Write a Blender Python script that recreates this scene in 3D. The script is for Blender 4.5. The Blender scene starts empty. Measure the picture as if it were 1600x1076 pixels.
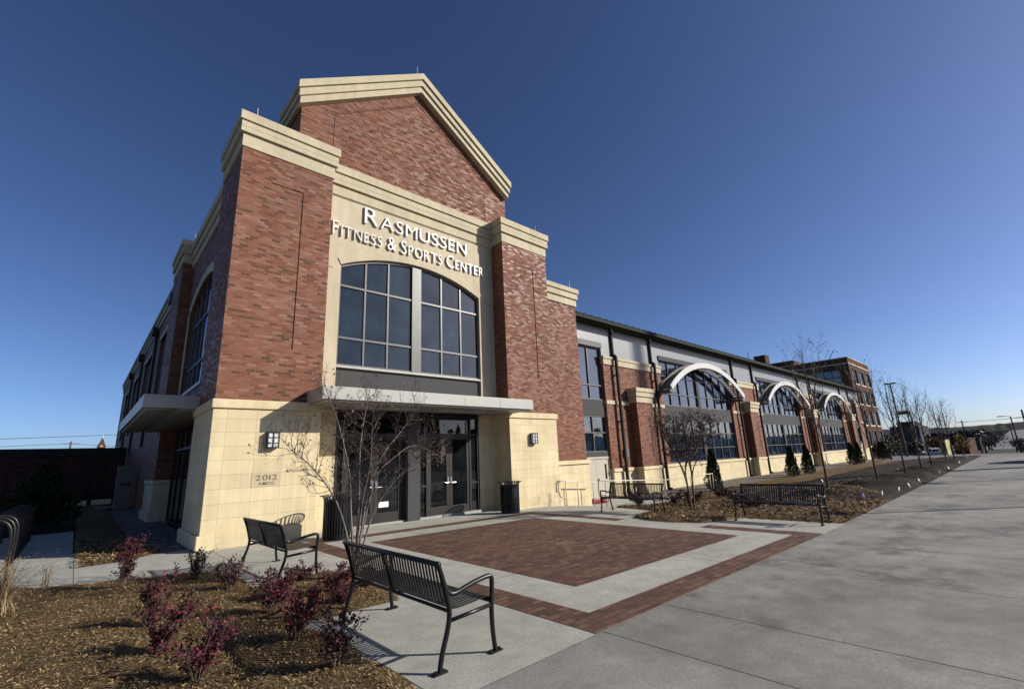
import bpy, math, random
from mathutils import Vector, Matrix

C = bpy.context.scene.collection
SC = bpy.context.scene
R = math.radians
rnd = random.Random(7)

# ------------------------------------------------------------------ camera, light, exposure
def cam_axes(a, b, c):
    f = Vector((math.sin(a)*math.cos(b), math.cos(a)*math.cos(b), math.sin(b)))
    r = Vector((math.cos(a), -math.sin(a), 0)); u = r.cross(f)
    return r*math.cos(c)+u*math.sin(c), -r*math.sin(c)+u*math.cos(c), f
cr, cu, cf = cam_axes(0.74995, 0.24217, -0.04483)
cam = bpy.data.cameras.new('camera'); cam.lens = 16.196; cam.sensor_width = 36; cam.clip_start = 0.1; cam.clip_end = 8000
co = bpy.data.objects.new('camera', cam); C.objects.link(co)
co.matrix_world = Matrix(((cr.x, cu.x, -cf.x, 0), (cr.y, cu.y, -cf.y, 0), (cr.z, cu.z, -cf.z, 1.6), (0, 0, 0, 1)))
SC.camera = co
SUN = Vector((0.633, -0.633, 0.446)).normalized()
sl = bpy.data.lights.new('sun', 'SUN'); sl.energy = 5.0; sl.angle = R(0.53); sl.color = (1, 0.95, 0.87)
so = bpy.data.objects.new('sun', sl); C.objects.link(so); so.rotation_euler = SUN.to_track_quat('Z', 'Y').to_euler()
W = bpy.data.worlds.new('World'); SC.world = W; W.use_nodes = True
wn = W.node_tree.nodes; bg = wn['Background']
sky = wn.new('ShaderNodeTexSky'); sky.sky_type = 'NISHITA'; sky.sun_disc = False
sky.sun_elevation = R(26.5); sky.sun_rotation = R(135); sky.altitude = 300; sky.air_density = 0.7; sky.dust_density = 1.0; sky.ozone_density = 3.0
mx = wn.new('ShaderNodeMixRGB'); mx.blend_type = 'MULTIPLY'; mx.inputs[0].default_value = 1; mx.inputs[2].default_value = (1.10, 1.17, 1.42, 1); W.node_tree.links.new(sky.outputs[0], mx.inputs[1])
gm = wn.new('ShaderNodeGamma'); gm.inputs[1].default_value = 1.18; W.node_tree.links.new(mx.outputs[0], gm.inputs[0])
m2 = wn.new('ShaderNodeMixRGB'); m2.blend_type = 'MULTIPLY'; m2.inputs[0].default_value = 1; m2.inputs[2].default_value = (.91, .85, .755, 1); W.node_tree.links.new(gm.outputs[0], m2.inputs[1])
W.node_tree.links.new(m2.outputs[0], bg.inputs[0]); bg.inputs[1].default_value = 0.06
SC.view_settings.view_transform = 'Standard'; SC.view_settings.look = 'None'
SC.view_settings.gamma = 1; SC.view_settings.exposure = 0.34

# ------------------------------------------------------------------ helpers
def ss(t):
    t = min(max(t, 0), 1); return t*t*(3-2*t)
def gz(x, y):                                            # the lie of the land round the building
    z = -0.012*min(max(x-4, 0), 7)*(1-ss((x-20)/25))
    return z-0.40*ss((y-3.2)/9)*ss((x-11.5)/6)*(1-ss((x-90)/30))-1.15*ss((x-64)/45)-1.2*ss((x-110)/60)

class MB:
    def __init__(s): s.v = []; s.f = []; s.m = []
    def add(s, v, f, m=0):
        n = len(s.v); s.v += [tuple(p) for p in v]
        for q in f: s.f.append(tuple(i+n for i in q)); s.m.append(m)
    def box(s, x0, x1, y0, y1, z0, z1, m=0):
        s.add([(x0,y0,z0),(x1,y0,z0),(x1,y1,z0),(x0,y1,z0),(x0,y0,z1),(x1,y0,z1),(x1,y1,z1),(x0,y1,z1)],
              [(0,3,2,1),(4,5,6,7),(0,1,5,4),(1,2,6,5),(2,3,7,6),(3,0,4,7)], m); return s
    def prism(s, poly, a, b, axis='y', m=0):             # extrude a counter-clockwise outline
        n = len(poly)
        def P(p, t): return {'y': (p[0], t, p[1]), 'x': (t, p[0], p[1]), 'z': (p[0], p[1], t)}[axis]
        s.add([P(p, a) for p in poly]+[P(p, b) for p in poly],
              [tuple(range(n)), tuple(range(2*n-1, n-1, -1))]+[(i, n+i, n+(i+1) % n, (i+1) % n) for i in range(n)], m); return s
    def strip(s, lo, hi, a, b, axis='y', m=0):           # band between two polylines, extruded
        for i in range(len(lo)-1): s.prism([lo[i], lo[i+1], hi[i+1], hi[i]], a, b, axis, m)
        return s
    def tube(s, pts, rad, n=6, m=0):
        pts = [Vector(p) for p in pts]
        if not hasattr(rad, '__len__'): rad = [rad]*len(pts)
        t0 = (pts[1]-pts[0]).normalized(); a = t0.orthogonal().normalized(); vs = []
        for i, p in enumerate(pts):
            t = ((pts[min(i+1, len(pts)-1)]-pts[max(i-1, 0)])).normalized()
            a = (a-t*a.dot(t)).normalized(); b = t.cross(a)
            vs += [p+(a*math.cos(2*math.pi*k/n)+b*math.sin(2*math.pi*k/n))*rad[i] for k in range(n)]
        fs = []
        for i in range(len(pts)-1):
            for k in range(n): fs.append((i*n+k, i*n+(k+1) % n, (i+1)*n+(k+1) % n, (i+1)*n+k))
        fs += [tuple(range(n-1, -1, -1)), tuple(range((len(pts)-1)*n, len(pts)*n))]
        s.add(vs, fs, m); return s
    def lathe(s, prof, cx=0, cy=0, n=20, m=0):
        vs = [(cx+r*math.cos(2*math.pi*k/n), cy+r*math.sin(2*math.pi*k/n), z) for r, z in prof for k in range(n)]
        s.add(vs, [(i*n+k, i*n+(k+1) % n, (i+1)*n+(k+1) % n, (i+1)*n+k) for i in range(len(prof)-1) for k in range(n)], m); return s
    def leaf(s, p, size, rg, m=0, up=0.0, w=0.5):
        d = Vector((rg.gauss(0,1), rg.gauss(0,1), rg.gauss(0,1)+up)).normalized()
        e = d.orthogonal().normalized(); e.rotate(Matrix.Rotation(rg.uniform(0, 6.28), 3, d)); p = Vector(p)
        s.add([p, p+d*size*.5+e*size*w*.5, p+d*size, p+d*size*.5-e*size*w*.5], [(0,1,2,3)], m)
    def build(s, name, mat, parent=None, smooth=False, bevel=0, world=True, fix=False):
        me = bpy.data.meshes.new(name); me.from_pydata(s.v, [], s.f)
        mats = mat if isinstance(mat, (list, tuple)) else [mat]
        for q in mats: me.materials.append(q)
        if len(mats) > 1: me.polygons.foreach_set('material_index', s.m)
        if smooth: me.polygons.foreach_set('use_smooth', [True]*len(s.f))
        me.update()
        o = bpy.data.objects.new(name, me); C.objects.link(o)
        if parent:
            o.parent = parent
            if world and parent.type == 'EMPTY': o.location = -parent.location
        if bevel:
            b = o.modifiers.new('bevel', 'BEVEL'); b.width = bevel; b.segments = 2; b.limit_method = 'ANGLE'; b.angle_limit = R(40)
        return o
def tag(o, label, cat, group=None):
    o['label'] = label; o['category'] = cat
    if group: o['group'] = group
    return o
def thing(name, label, cat, loc=(0, 0, 0), rz=0, group=None):
    o = bpy.data.objects.new(name, None); C.objects.link(o); o.location = loc; o.rotation_euler = (0, 0, rz)
    o.empty_display_size = .2
    return tag(o, label, cat, group)
def dup(o, parent=None):
    c = o.copy(); C.objects.link(c)
    if parent: c.parent = parent
    for ch in list(o.children): dup(ch, c)
    return c
def place(o, loc, rz, label, s=None):
    o.location = loc; o.rotation_euler = (0, 0, rz); o['label'] = label
    if s: o.scale = (s, s, s)
    return o
def struct(o, kind='structure'): o['kind'] = kind; return o

# ------------------------------------------------------------------ materials
class NT:
    def __init__(s, name, rough=.7, spec=.4, metal=0):
        s.mat = bpy.data.materials.new(name); s.mat.use_nodes = True
        s.t = s.mat.node_tree; s.n = s.t.nodes; s.b = s.n['Principled BSDF']
        s.b.inputs['Roughness'].default_value = rough; s.b.inputs['Metallic'].default_value = metal
        s.b.inputs['Specular IOR Level'].default_value = spec
        s.pos = s.n.new('ShaderNodeNewGeometry')
    def l(s, a, b): s.t.links.new(a, b); return b
    def noise(s, scale, det=4, rough=.6, vec=None, stretch=None):
        q = s.n.new('ShaderNodeTexNoise'); q.inputs['Scale'].default_value = scale; q.inputs['Detail'].default_value = det; q.inputs['Roughness'].default_value = rough
        v = vec or s.pos.outputs['Position']
        if stretch:
            m = s.n.new('ShaderNodeMapping'); m.inputs['Scale'].default_value = stretch; s.l(v, m.inputs[0]); v = m.outputs[0]
        s.l(v, q.inputs['Vector']); return q.outputs['Fac']
    def ramp(s, fac, stops):
        q = s.n.new('ShaderNodeValToRGB'); e = q.color_ramp.elements
        while len(e) < len(stops): e.new(.5)
        for i, (p, c) in enumerate(stops): e[i].position = p; e[i].color = tuple(c)+(1,) if hasattr(c, '__len__') else (c, c, c, 1)
        s.l(fac, q.inputs[0]); return q.outputs[0]
    def mix(s, fac, a, b, mode='MIX'):
        q = s.n.new('ShaderNodeMixRGB'); q.blend_type = mode
        for i, x in ((0, fac), (1, a), (2, b)):
            if hasattr(x, 'is_linked'): s.l(x, q.inputs[i])
            else: q.inputs[i].default_value = x if i == 0 else tuple(x)+(1,)
        return q.outputs[0]
    def math(s, op, a, b=0):
        q = s.n.new('ShaderNodeMath'); q.operation = op
        for i, x in ((0, a), (1, b)):
            if hasattr(x, 'is_linked'): s.l(x, q.inputs[i])
            else: q.inputs[i].default_value = x
        return q.outputs[0]
    def wall_uv(s):                                       # (along the wall, height) from position, whichever way it faces
        p = s.n.new('ShaderNodeSeparateXYZ'); s.l(s.pos.outputs['Position'], p.inputs[0])
        nn = s.n.new('ShaderNodeSeparateXYZ'); s.l(s.pos.outputs['True Normal'], nn.inputs[0])
        k = s.math('GREATER_THAN', s.math('ABSOLUTE', nn.outputs[0]), .6)
        kz = s.math('GREATER_THAN', s.math('ABSOLUTE', nn.outputs[2]), .6)
        u = s.math('ADD', s.math('MULTIPLY', p.outputs[1], k), s.math('MULTIPLY', p.outputs[0], s.math('SUBTRACT', 1, k)))
        v = s.math('ADD', s.math('MULTIPLY', p.outputs[1], kz), s.math('MULTIPLY', p.outputs[2], s.math('SUBTRACT', 1, kz)))
        c = s.n.new('ShaderNodeCombineXYZ'); s.l(u, c.inputs[0]); s.l(v, c.inputs[1]); return c.outputs[0]
    def brick(s, vec, w, h, mort, offset=.5, c1=0., c2=1., bias=0, smooth=.1, origin=(0, 0)):
        m = s.n.new('ShaderNodeVectorMath'); m.operation = 'SUBTRACT'; m.inputs[1].default_value = (origin[0], origin[1], 0); s.l(vec, m.inputs[0])
        q = s.n.new('ShaderNodeTexBrick'); q.offset = offset; q.squash = 1
        s.l(m.outputs[0], q.inputs['Vector']); q.inputs['Scale'].default_value = 1
        q.inputs['Brick Width'].default_value = w; q.inputs['Row Height'].default_value = h
        q.inputs['Mortar Size'].default_value = mort; q.inputs['Mortar Smooth'].default_value = smooth; q.inputs['Bias'].default_value = bias
        q.inputs['Color1'].default_value = (c1,)*3+(1,); q.inputs['Color2'].default_value = (c2,)*3+(1,); q.inputs['Mortar'].default_value = (.5, .5, .5, 1)
        return q.outputs['Color'], q.outputs['Fac']
    def bump(s, h, dist=.01, strength=1, inv=False):
        q = s.n.new('ShaderNodeBump'); q.inputs['Distance'].default_value = dist; q.inputs['Strength'].default_value = strength; q.invert = inv
        s.l(h, q.inputs['Height']); s.l(q.outputs[0], s.b.inputs['Normal'])
    def col(s, c):
        if hasattr(c, 'is_linked'): s.l(c, s.b.inputs['Base Color'])
        else: s.b.inputs['Base Color'].default_value = tuple(c)+(1,)
        return s

def m_brick(name, stops, mortar, w=.203, h=.0677, mort=.006, vary=.5):
    t = NT(name, .7, .2); uv = t.wall_uv()
    f, mo = t.brick(uv, w, h, mort)
    base = t.ramp(f, stops)
    patch = t.ramp(t.noise(.55, 5), [(.3, .78), (.7, 1.12)])
    base = t.mix(.8, base, patch, 'MULTIPLY')
    fine = t.ramp(t.noise(38, 3), [(.3, .85), (.75, 1.12)])
    base = t.mix(.7, base, fine, 'MULTIPLY')
    t.col(t.mix(mo, base, mortar))
    t.l(t.ramp(f, [(0, .8), (.6, .68), (.85, .5), (1, .44)]), t.b.inputs['Roughness'])
    hgt = t.math('ADD', t.math('MULTIPLY', mo, -1), t.math('MULTIPLY', t.noise(45, 3), .5))
    t.bump(hgt, .006, .8)
    return t.mat
M = {}
M['brick'] = m_brick('red_brick', [(0, (.075, .046, .028)), (.06, (.105, .045, .025)), (.22, (.170, .060, .030)), (.40, (.184, .074, .045)), (.60, (.205, .077, .042)), (.80, (.207, .089, .057)), (.93, (.228, .106, .070)), (1, (.255, .132, .092))], (.165, .098, .066))
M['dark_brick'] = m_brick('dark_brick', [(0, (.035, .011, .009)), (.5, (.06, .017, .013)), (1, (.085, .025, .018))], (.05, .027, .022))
M['old_brick'] = m_brick('old_brick', [(0, (.055, .026, .018)), (.5, (.09, .041, .027)), (1, (.12, .056, .037))], (.09, .06, .045))
M['old_brick'].node_tree.nodes['Principled BSDF'].inputs['Specular IOR Level'].default_value = .04
def m_stone(name, c, joints=True, org=(2.35, .31), w=.61, h=.305):
    t = NT(name, .8, .3)
    n1 = t.ramp(t.noise(1.1, 6), [(.3, .86), (.7, 1.06)]); n2 = t.ramp(t.noise(90, 2), [(.3, .9), (.7, 1.06)])
    drip = t.ramp(t.noise(1, 5, .65, stretch=(5, 5, .45)), [(.35, .90), (.6, 1.03)])
    base = t.mix(1, t.mix(1, t.mix(1, c, n1, 'MULTIPLY'), n2, 'MULTIPLY'), drip, 'MULTIPLY')
    if joints:
        f, mo = t.brick(t.wall_uv(), w, h, .004, 0, smooth=0, origin=org)
        base = t.mix(1, base, t.ramp(f, [(0, .92), (1, 1.05)]), 'MULTIPLY')
        base = t.mix(t.math('MULTIPLY', mo, .55), base, (.24, .18, .11))
        t.bump(t.math('SUBTRACT', t.math('MULTIPLY', t.noise(70, 3), .25), mo), .006, .6)
    else: t.bump(t.noise(80, 3), .004, .4)
    t.col(base); return t.mat
TAN = (.64, .53, .325)
M['stone'] = m_stone('cast_stone_blocks', TAN); M['plaque'] = m_stone('plaque_stone', (.50, .42, .27), False); M['stone_plain'] = m_stone('cast_stone', TAN, False)
M['eifs'] = m_stone('tan_plaster', (.50, .425, .295), False); M['cornice'] = m_stone('cornice_stone', (.50, .43, .29), True, (0.4, -5), 2.4, 30)
def m_flat(name, c, rough=.5, spec=.4, metal=0, var=.12, sc=3, bump=0):
    t = NT(name, rough, spec, metal)
    t.col(t.mix(1, c, t.ramp(t.noise(sc, 5), [(.3, 1-var), (.7, 1+var)]), 'MULTIPLY'))
    if bump: t.bump(t.noise(sc*20, 3), .003, bump)
    return t.mat
M['bronze'] = m_flat('dark_bronze_metal', (.026, .023, .021), .5, .25)
M['mullion'] = m_flat('grey_mullion_metal', (.085, .08, .072), .38, .5)
M['charcoal'] = m_flat('charcoal_panel', (.062, .061, .060), .7, .1, var=.06)
M['greypanel'] = m_flat('grey_panel', (.12, .12, .12), .6, .22, var=.05)
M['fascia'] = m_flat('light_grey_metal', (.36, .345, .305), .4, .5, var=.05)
M['sunshade'] = m_flat('pale_grey_metal', (.50, .485, .45), .45, .4, var=.05)
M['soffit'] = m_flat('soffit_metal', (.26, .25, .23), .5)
M['roof'] = m_flat('dark_green_grey_roof', (.030, .033, .027), .7, .06)
M['louvre'] = m_flat('louvre_metal', (.12, .115, .10), .4, .5)
M['black'] = m_flat('black_powder_coat', (.008, .008, .0085), .36, .4, sc=30)
M['blackmat'] = m_flat('black_liner', (.008, .008, .008), .7, .2)
M['steel'] = m_flat('brushed_steel', (.62, .62, .62), .25, .5, 1)
M['galv'] = m_flat('painted_rail', (.50, .44, .33), .4, .5)
M['letter'] = m_flat('white_letter_face', (.62, .60, .56), .35, .4, var=.08)
M['darkletter'] = m_flat('engraved_lettering', (.17, .125, .075), .9)
M['cabinet'] = m_flat('dull_tan_cabinet', (.15, .13, .10), .6)
M['doortan'] = m_flat('tan_painted_steel', (.42, .38, .30), .45, var=.05)
M['white'] = m_flat('white_paint', (.75, .75, .74), .5, var=.04)
M['pole'] = m_flat('dark_pole', (.03, .028, .026), .5)
M['wood_pole'] = m_flat('weathered_wood', (.10, .08, .06), .85)
M['red'] = m_flat('red_vinyl', (.18, .010, .022), .45)
M['redcar'] = m_flat('dark_red_paint', (.25, .01, .015), .2, .6)
M['rubber'] = m_flat('rubber', (.015, .015, .015), .8)
M['bluecar'] = m_flat('blue_paint', (.03, .07, .14), .2, .6); M['darkcar'] = m_flat('dark_paint', (.02, .02, .025), .2, .6)
M['yellow'] = m_flat('yellow_render', (.36, .31, .13), .8)
M['concgrey'] = m_flat('far_grey_render', (.06, .07, .08), .9, .03)
M['chrome'] = M['steel']
def m_siding():
    t = NT('grey_metal_siding', .4, .5); f, mo = t.brick(t.wall_uv(), .46, 40, .006, 0, smooth=.3, origin=(0, -10))
    n = t.ramp(t.noise(.8, 5, stretch=(1, 1, .3)), [(.3, .93), (.7, 1.05)])
    b = t.mix(1, (.20, .205, .205), n, 'MULTIPLY'); t.col(t.mix(t.math('MULTIPLY', mo, .5), b, (.12, .12, .12)))
    t.bump(mo, .01, .5, True); return t.mat
M['siding'] = m_siding()
def m_glass(name, base, ior, rough=.02, wob=.012):
    t = NT(name, rough, .5); t.b.inputs['IOR'].default_value = ior
    t.col(t.mix(t.ramp(t.noise(.9, 3), [(.35, 0), (.75, 1)]), tuple(q*.5 for q in base), tuple(q*2.6 for q in base)))
    t.bump(t.noise(.9, 2), wob, .5); return t.mat
M['glass'] = m_glass('blue_grey_glass', (.009, .017, .030), 1.9); M['glassf'] = m_glass('teal_grey_glass', (.007, .013, .017), 1.62)
M['glassp'] = m_glass('pale_sky_glass', (.09, .11, .13), 1.7)  # whitish sky reflection of the office panes put into the base colour
M['glassd'] = m_glass('dark_door_glass', (.004, .005, .006), 1.5, wob=.004)
def m_lamp():
    t = NT('frosted_lamp_glass', .25, .5); t.col((.62, .63, .62)); return t.mat
M['frost'] = m_lamp()
def m_conc(name, c, patch=.16, streak=None, stain=.45, lo=.60):
    t = NT(name, .85, .3)
    n = t.ramp(t.noise(.35, 7, .62), [(.3, 1-patch), (.7, 1+patch)]); n2 = t.ramp(t.noise(3.2, 5, .65, stretch=streak), [(.3, .80), (.72, 1.12)])
    n3 = t.ramp(t.noise(42, 4, .75), [(.3, .68), (.7, 1.2)])
    b = t.mix(1, t.mix(1, t.mix(1, c, n, 'MULTIPLY'), n2, 'MULTIPLY'), n3, 'MULTIPLY')
    st = t.ramp(t.noise(1.3, 9, .72), [(lo, 0), (lo+.16, 1)])
    b = t.mix(t.math('MULTIPLY', st, stain), b, tuple(q*.4 for q in c))
    if streak:                                            # dragged dark patches and pale scuffs, lying as they were left
        d = t.math('MULTIPLY', t.ramp(t.noise(.42, 3), [(.47, 0), (.58, 1)]), t.ramp(t.noise(1.9, 9, .74), [(.44, 0), (.57, 1)]))
        b = t.mix(t.math('MULTIPLY', d, .92), b, tuple(q*.40 for q in c))
        w = t.ramp(t.noise(4.5, 3, .6, stretch=(.35, 3.0, 1)), [(.69, 0), (.74, 1)])
        b = t.mix(t.math('MULTIPLY', w, .35), b, tuple(q*1.6 for q in c))
        b = t.mix(t.ramp(t.noise(2.1, 6), [(.70, 0), (.8, .25)]), b, (.20, .17, .10))
    t.col(b); t.bump(t.noise(60, 4, .7), .004, .6); return t.mat
M['conc'] = m_conc('plaza_concrete', (.37, .36, .305), .13, None, .35, .62)
M['walk'] = m_conc('walkway_concrete', (.235, .224, .194), .34, (1.0, 1.0, 1))
M['asphalt'] = m_conc('asphalt', (.15, .15, .152), .15)
M['joint'] = m_flat('joint', (.10, .095, .085), .9)
def m_paver():
    t = NT('paving_brick', .85, .3); f, mo = t.brick(t.pos.outputs['Position'], .2, .1, .008, .5)
    b = t.ramp(f, [(0, (.066, .033, .022)), (.5, (.108, .050, .031)), (1, (.155, .080, .053))])
    b = t.mix(.8, b, t.ramp(t.noise(.8, 6), [(.3, .78), (.7, 1.2)]), 'MULTIPLY')
    b = t.mix(t.math('MULTIPLY', t.ramp(t.noise(.5, 6), [(.6, 0), (.75, 1)]), .35), b, (.30, .25, .2))
    t.col(t.mix(mo, b, (.05, .036, .027))); t.bump(t.math('ADD', t.math('MULTIPLY', mo, -1), t.math('MULTIPLY', t.noise(40, 3), .6)), .006, .7); return t.mat
M['paver'] = m_paver()
def m_soil(name, cols, sc=9, bump=.03):
    t = NT(name, .95, .1)
    a = t.noise(sc, 8, .7); b = t.noise(.5, 4)
    c = t.ramp(a, [(.3, cols[0]), (.5, cols[1]), (.72, cols[2])])
    t.col(t.mix(1, c, t.ramp(b, [(.3, .75), (.7, 1.2)]), 'MULTIPLY')); t.bump(t.noise(sc*3, 6, .75), bump, 1); return t.mat
M['mulch'] = m_soil('bark_mulch', [(.04, .026, .013), (.145, .096, .045), (.29, .195, .093)], 26)
M['soil'] = m_soil('brown_soil', [(.016, .012, .009), (.036, .026, .019), (.062, .046, .033)], 6)
M['ground'] = m_soil('dry_grass', [(.035, .035, .024), (.052, .050, .035), (.075, .070, .050)], 2)
M['woods'] = m_soil('far_woods', [(.016, .020, .017), (.030, .034, .027), (.048, .048, .036)], .12, .5)
def m_gravel():
    t = NT('river_gravel', .8, .3); v = t.n.new('ShaderNodeTexVoronoi'); v.inputs['Scale'].default_value = 14; t.l(t.pos.outputs['Position'], v.inputs['Vector'])
    s = t.n.new('ShaderNodeSeparateColor'); t.l(v.outputs['Color'], s.inputs[0])
    c = t.ramp(s.outputs[0], [(0, (.10, .08, .06)), (.5, (.24, .20, .15)), (1, (.42, .37, .29))])
    t.col(t.mix(1, c, t.ramp(v.outputs['Distance'], [(.2, 1), (.7, .25)]), 'MULTIPLY')); t.bump(v.outputs['Distance'], .03, 1, True); return t.mat
M['gravel'] = m_gravel()
for k, c in dict(chip1=(.35, .24, .11), chip2=(.18, .115, .052), chip3=(.045, .028, .016), rl1=(.075, .012, .020), rl2=(.030, .012, .013), rl3=(.19, .018, .032), gl=(.05, .055, .025),
                 bl1=(.10, .066, .045), bl2=(.04, .022, .016), yl=(.42, .28, .04), ev1=(.018, .032, .012), ev2=(.035, .055, .02), ev3=(.009, .016, .008),
                 gr=(.15, .11, .07), au1=(.16, .055, .02), au2=(.09, .05, .02), au3=(.10, .085, .03), dk=(.02, .025, .016), fw1=(.045, .048, .040), fw2=(.065, .058, .042), fw3=(.032, .038, .034)).items(): M[k] = m_flat(k, c, .7, .3, sc=8, var=.25)  # fw tones: lighter leaf colours with the distance haze mixed in
def m_bark(name, a, b):
    t = NT(name, .85, .25); t.col(t.ramp(t.noise(7, 6, stretch=(3, 3, .6)), [(.35, a), (.65, b)])); t.bump(t.noise(30, 4, stretch=(2, 2, .4)), .006, .8); return t.mat
M['barkpale'] = m_bark('pale_mottled_bark', (.075, .06, .05), (.21, .18, .15)); M['bark'] = m_bark('brown_bark', (.05, .034, .026), (.12, .085, .065))
M['twig'] = m_flat('twig_bark', (.068, .046, .038), .8)

# ------------------------------------------------------------------ ground, walkway, plaza, beds
def grid(name, xs, ys, zf, mat, kind='structure', keep=None):
    b = MB(); nx = len(xs)
    b.v = [(x, y, zf(x, y)) for y in ys for x in xs]
    b.f = [(j*nx+i, j*nx+i+1, (j+1)*nx+i+1, (j+1)*nx+i) for j in range(len(ys)-1) for i in range(nx-1)
           if not keep or keep((xs[i]+xs[i+1])/2, (ys[j]+ys[j+1])/2)]
    b.m = [0]*len(b.f); o = b.build(name, mat, smooth=True); o['kind'] = kind; return o
def lin(a, b, n): return [a+(b-a)*i/n for i in range(n+1)]
gxs = [-3500, -900, -300, -120, -60]+lin(-40, 120, 80)+[140, 250, 500, 1200, 3500]
gys = [-3500, -900, -300, -120, -60]+lin(-20, 70, 45)+[120, 250, 500, 1200, 3500]
grid('ground', gxs, gys, lambda x, y: gz(x, y)-.09-(.25 if y > 14.8 and x > 16 else 0), M['ground'])
grid('walkway', lin(-14, 60, 74), lin(-9, 3.03, 12), gz, M['walk'])
grid('plaza', lin(-14, 24, 76), lin(3.035, 14.6, 46), lambda x, y: gz(x, y), M['conc'], keep=lambda x, y: not (y > 12.6 and 2.4 < x < 15.4))
grid('sidewalk_slab', lin(-9, .17, 12), lin(14.6, 20.6, 8), lambda x, y: .0, M['conc'])
def sheet(name, x0, x1, y0, y1, mat, dz=.004):
    return grid(name, lin(x0, x1, max(1, int((x1-x0)/.5))), lin(y0, y1, max(1, int((y1-y0)/.5))), lambda x, y: gz(x, y)+dz, mat)
sheet('paved_square', 4.87, 9.83, 4.23, 9.95, M['paver'])
bw = .42
sheet('paved_band', 3.73, 10.9, 3.04, 3.04+bw, M['paver'])
sheet('paved_band', 3.73, 3.73+bw, 3.04+bw, 5.35, M['paver']); sheet('paved_band', 10.9-bw, 10.9, 3.04+bw, 5.35, M['paver'])
sheet('paved_band', 3.73, 3.73+bw, 8.3, 10.75, M['paver']); sheet('paved_band', 10.9-bw, 10.9, 7.6, 10.75, M['paver'])
sheet('paved_band', 3.73, 10.9, 10.75, 10.75+bw, M['paver'])
jb = MB()
def joint(x0, y0, x1, y1, w=.009):
    n = max(1, int(math.hypot(x1-x0, y1-y0))); dx, dy = x1-x0, y1-y0; L = math.hypot(dx, dy); ox, oy = -dy/L*w/2, dx/L*w/2
    for i in range(n):
        a, b = i/n, (i+1)/n; p = []
        for t, s in ((a, 1), (a, -1), (b, -1), (b, 1)):
            x, y = x0+dx*t+ox*s, y0+dy*t+oy*s; p.append((x, y, gz(x, y)+.002))
        jb.add(p, [(0, 1, 2, 3)])
for x in [-2.3, .75, 3.8, 4.9, 7.4, 9.85]+[10.9+3.05*i for i in range(16)]: joint(x, -9, x+.02, 3.03)
joint(-14, -1.6, 59, -1.6); joint(-14, -5.2, 59, -5.2)
for a in ((2.07, 3.05, 2.07, 5.5), (3.73, 7.4, 4.87, 7.4), (7.35, 3.48, 7.35, 4.22), (9.84, 7.1, 10.9, 7.1), (2.07, 9.55, 3.72, 9.55), (.19, 10.4, .19, 14.6), (-2.9, 10.9, -2.9, 14.6),
          (3.73, 5.36, 4.87, 5.36), (10.9, 5.36, 12.3, 5.36), (10.9, 9.6, 13, 9.6), (6.2, 9.96, 6.2, 10.74), (8.6, 9.96, 8.6, 10.74), (2.3, 9.6, 2.3, 12)): joint(*a)
jb.m = [0]*len(jb.f); struct(jb.build('pavement_joints', M['joint']))
# left mulch bed: outline of the bed between walkway, benches and path
def inside(poly, x, y):
    c = False; j = len(poly)-1
    for i in range(len(poly)):
        (xi, yi), (xj, yj) = poly[i], poly[j]
        if (yi > y) != (yj > y) and x < (xj-xi)*(y-yi)/(yj-yi)+xi: c = not c
        j = i
    return c
def edge_d(poly, x, y):
    d = 9
    for i in range(len(poly)):
        a = Vector(poly[i-1]); b = Vector(poly[i]); p = Vector((x, y)); ab = b-a
        d = min(d, (p-a-ab*max(0, min(1, (p-a).dot(ab)/ab.length_squared))).length)
    return d
BED_L = [(-9, 3.06), (2.05, 3.06), (2.06, 5.5), (2.45, 5.55), (3.08, 5.5), (3.3, 6.1), (3.36, 6.9), (3.25, 7.5), (3.05, 7.85), (2.1, 7.8), (2.04, 9.2), (1.75, 9.55), (1.04, 9.85), (.19, 10.3), (-.6, 10.95), (-4, 11.6), (-9, 11.9)]
from mathutils import noise as mnoise
def bump2(x, y, s): return mnoise.noise(Vector((x*s, y*s, 3.1)))
def bed_z(poly, h):
    def f(x, y): return gz(x, y)+h*ss((edge_d(poly, x, y)+.02)/.22)+.022*bump2(x, y, 4.2)+.038*bump2(x, y, 1.7)+.02*bump2(x, y, .7)-.008
    return f
zl = bed_z(BED_L, .055)
def bed(name, poly, zf, res, mat, x0, x1, y0, y1):
    xs, ys = lin(x0, x1, int((x1-x0)/res)), lin(y0, y1, int((y1-y0)/res))
    return grid(name, xs, ys, zf, mat, keep=lambda x, y: inside(poly, x, y))
bed('mulch_bed', BED_L, zl, .06, M['mulch'], -3.0, 3.5, 3.06, 11.5)
BED_S = [(.2, 12.15), (.75, 12.2), (1.25, 12.45), (1.6, 12.9), (1.3, 14.9), (1.5, 38), (.2, 38)]
bed('mulch_bed', BED_S, bed_z(BED_S, .05), .1, M['mulch'], .2, 1.7, 12.1, 38)
sheet('gravel_strip', 1.05, 2.38, 12.75, 30, M['gravel'], .012)
grid('mulch_bed', lin(-9, .2, 20), lin(20.7, 40.4, 40), lambda x, y: .03+.03*bump2(x, y, 1.3), M['soil'])
TREES = [(19.56, 5.05), (24.18, 4.45), (28.48, 4.12), (32.0, 3.95), (36.3, 4.0), (44.2, 4.05), (49.0, 4.0)]
def zr(x, y):
    z = .05+.03*bump2(x, y, .9)+.015*bump2(x, y, 3.3)
    for tx, ty in TREES:
        d = math.hypot(x-tx, y-ty)
        if d < 2.2: z += .20*math.exp(-((d-.75)/.42)**2)
    return gz(x, y)+.003+z*ss((y-3.0)/.4)
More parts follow.
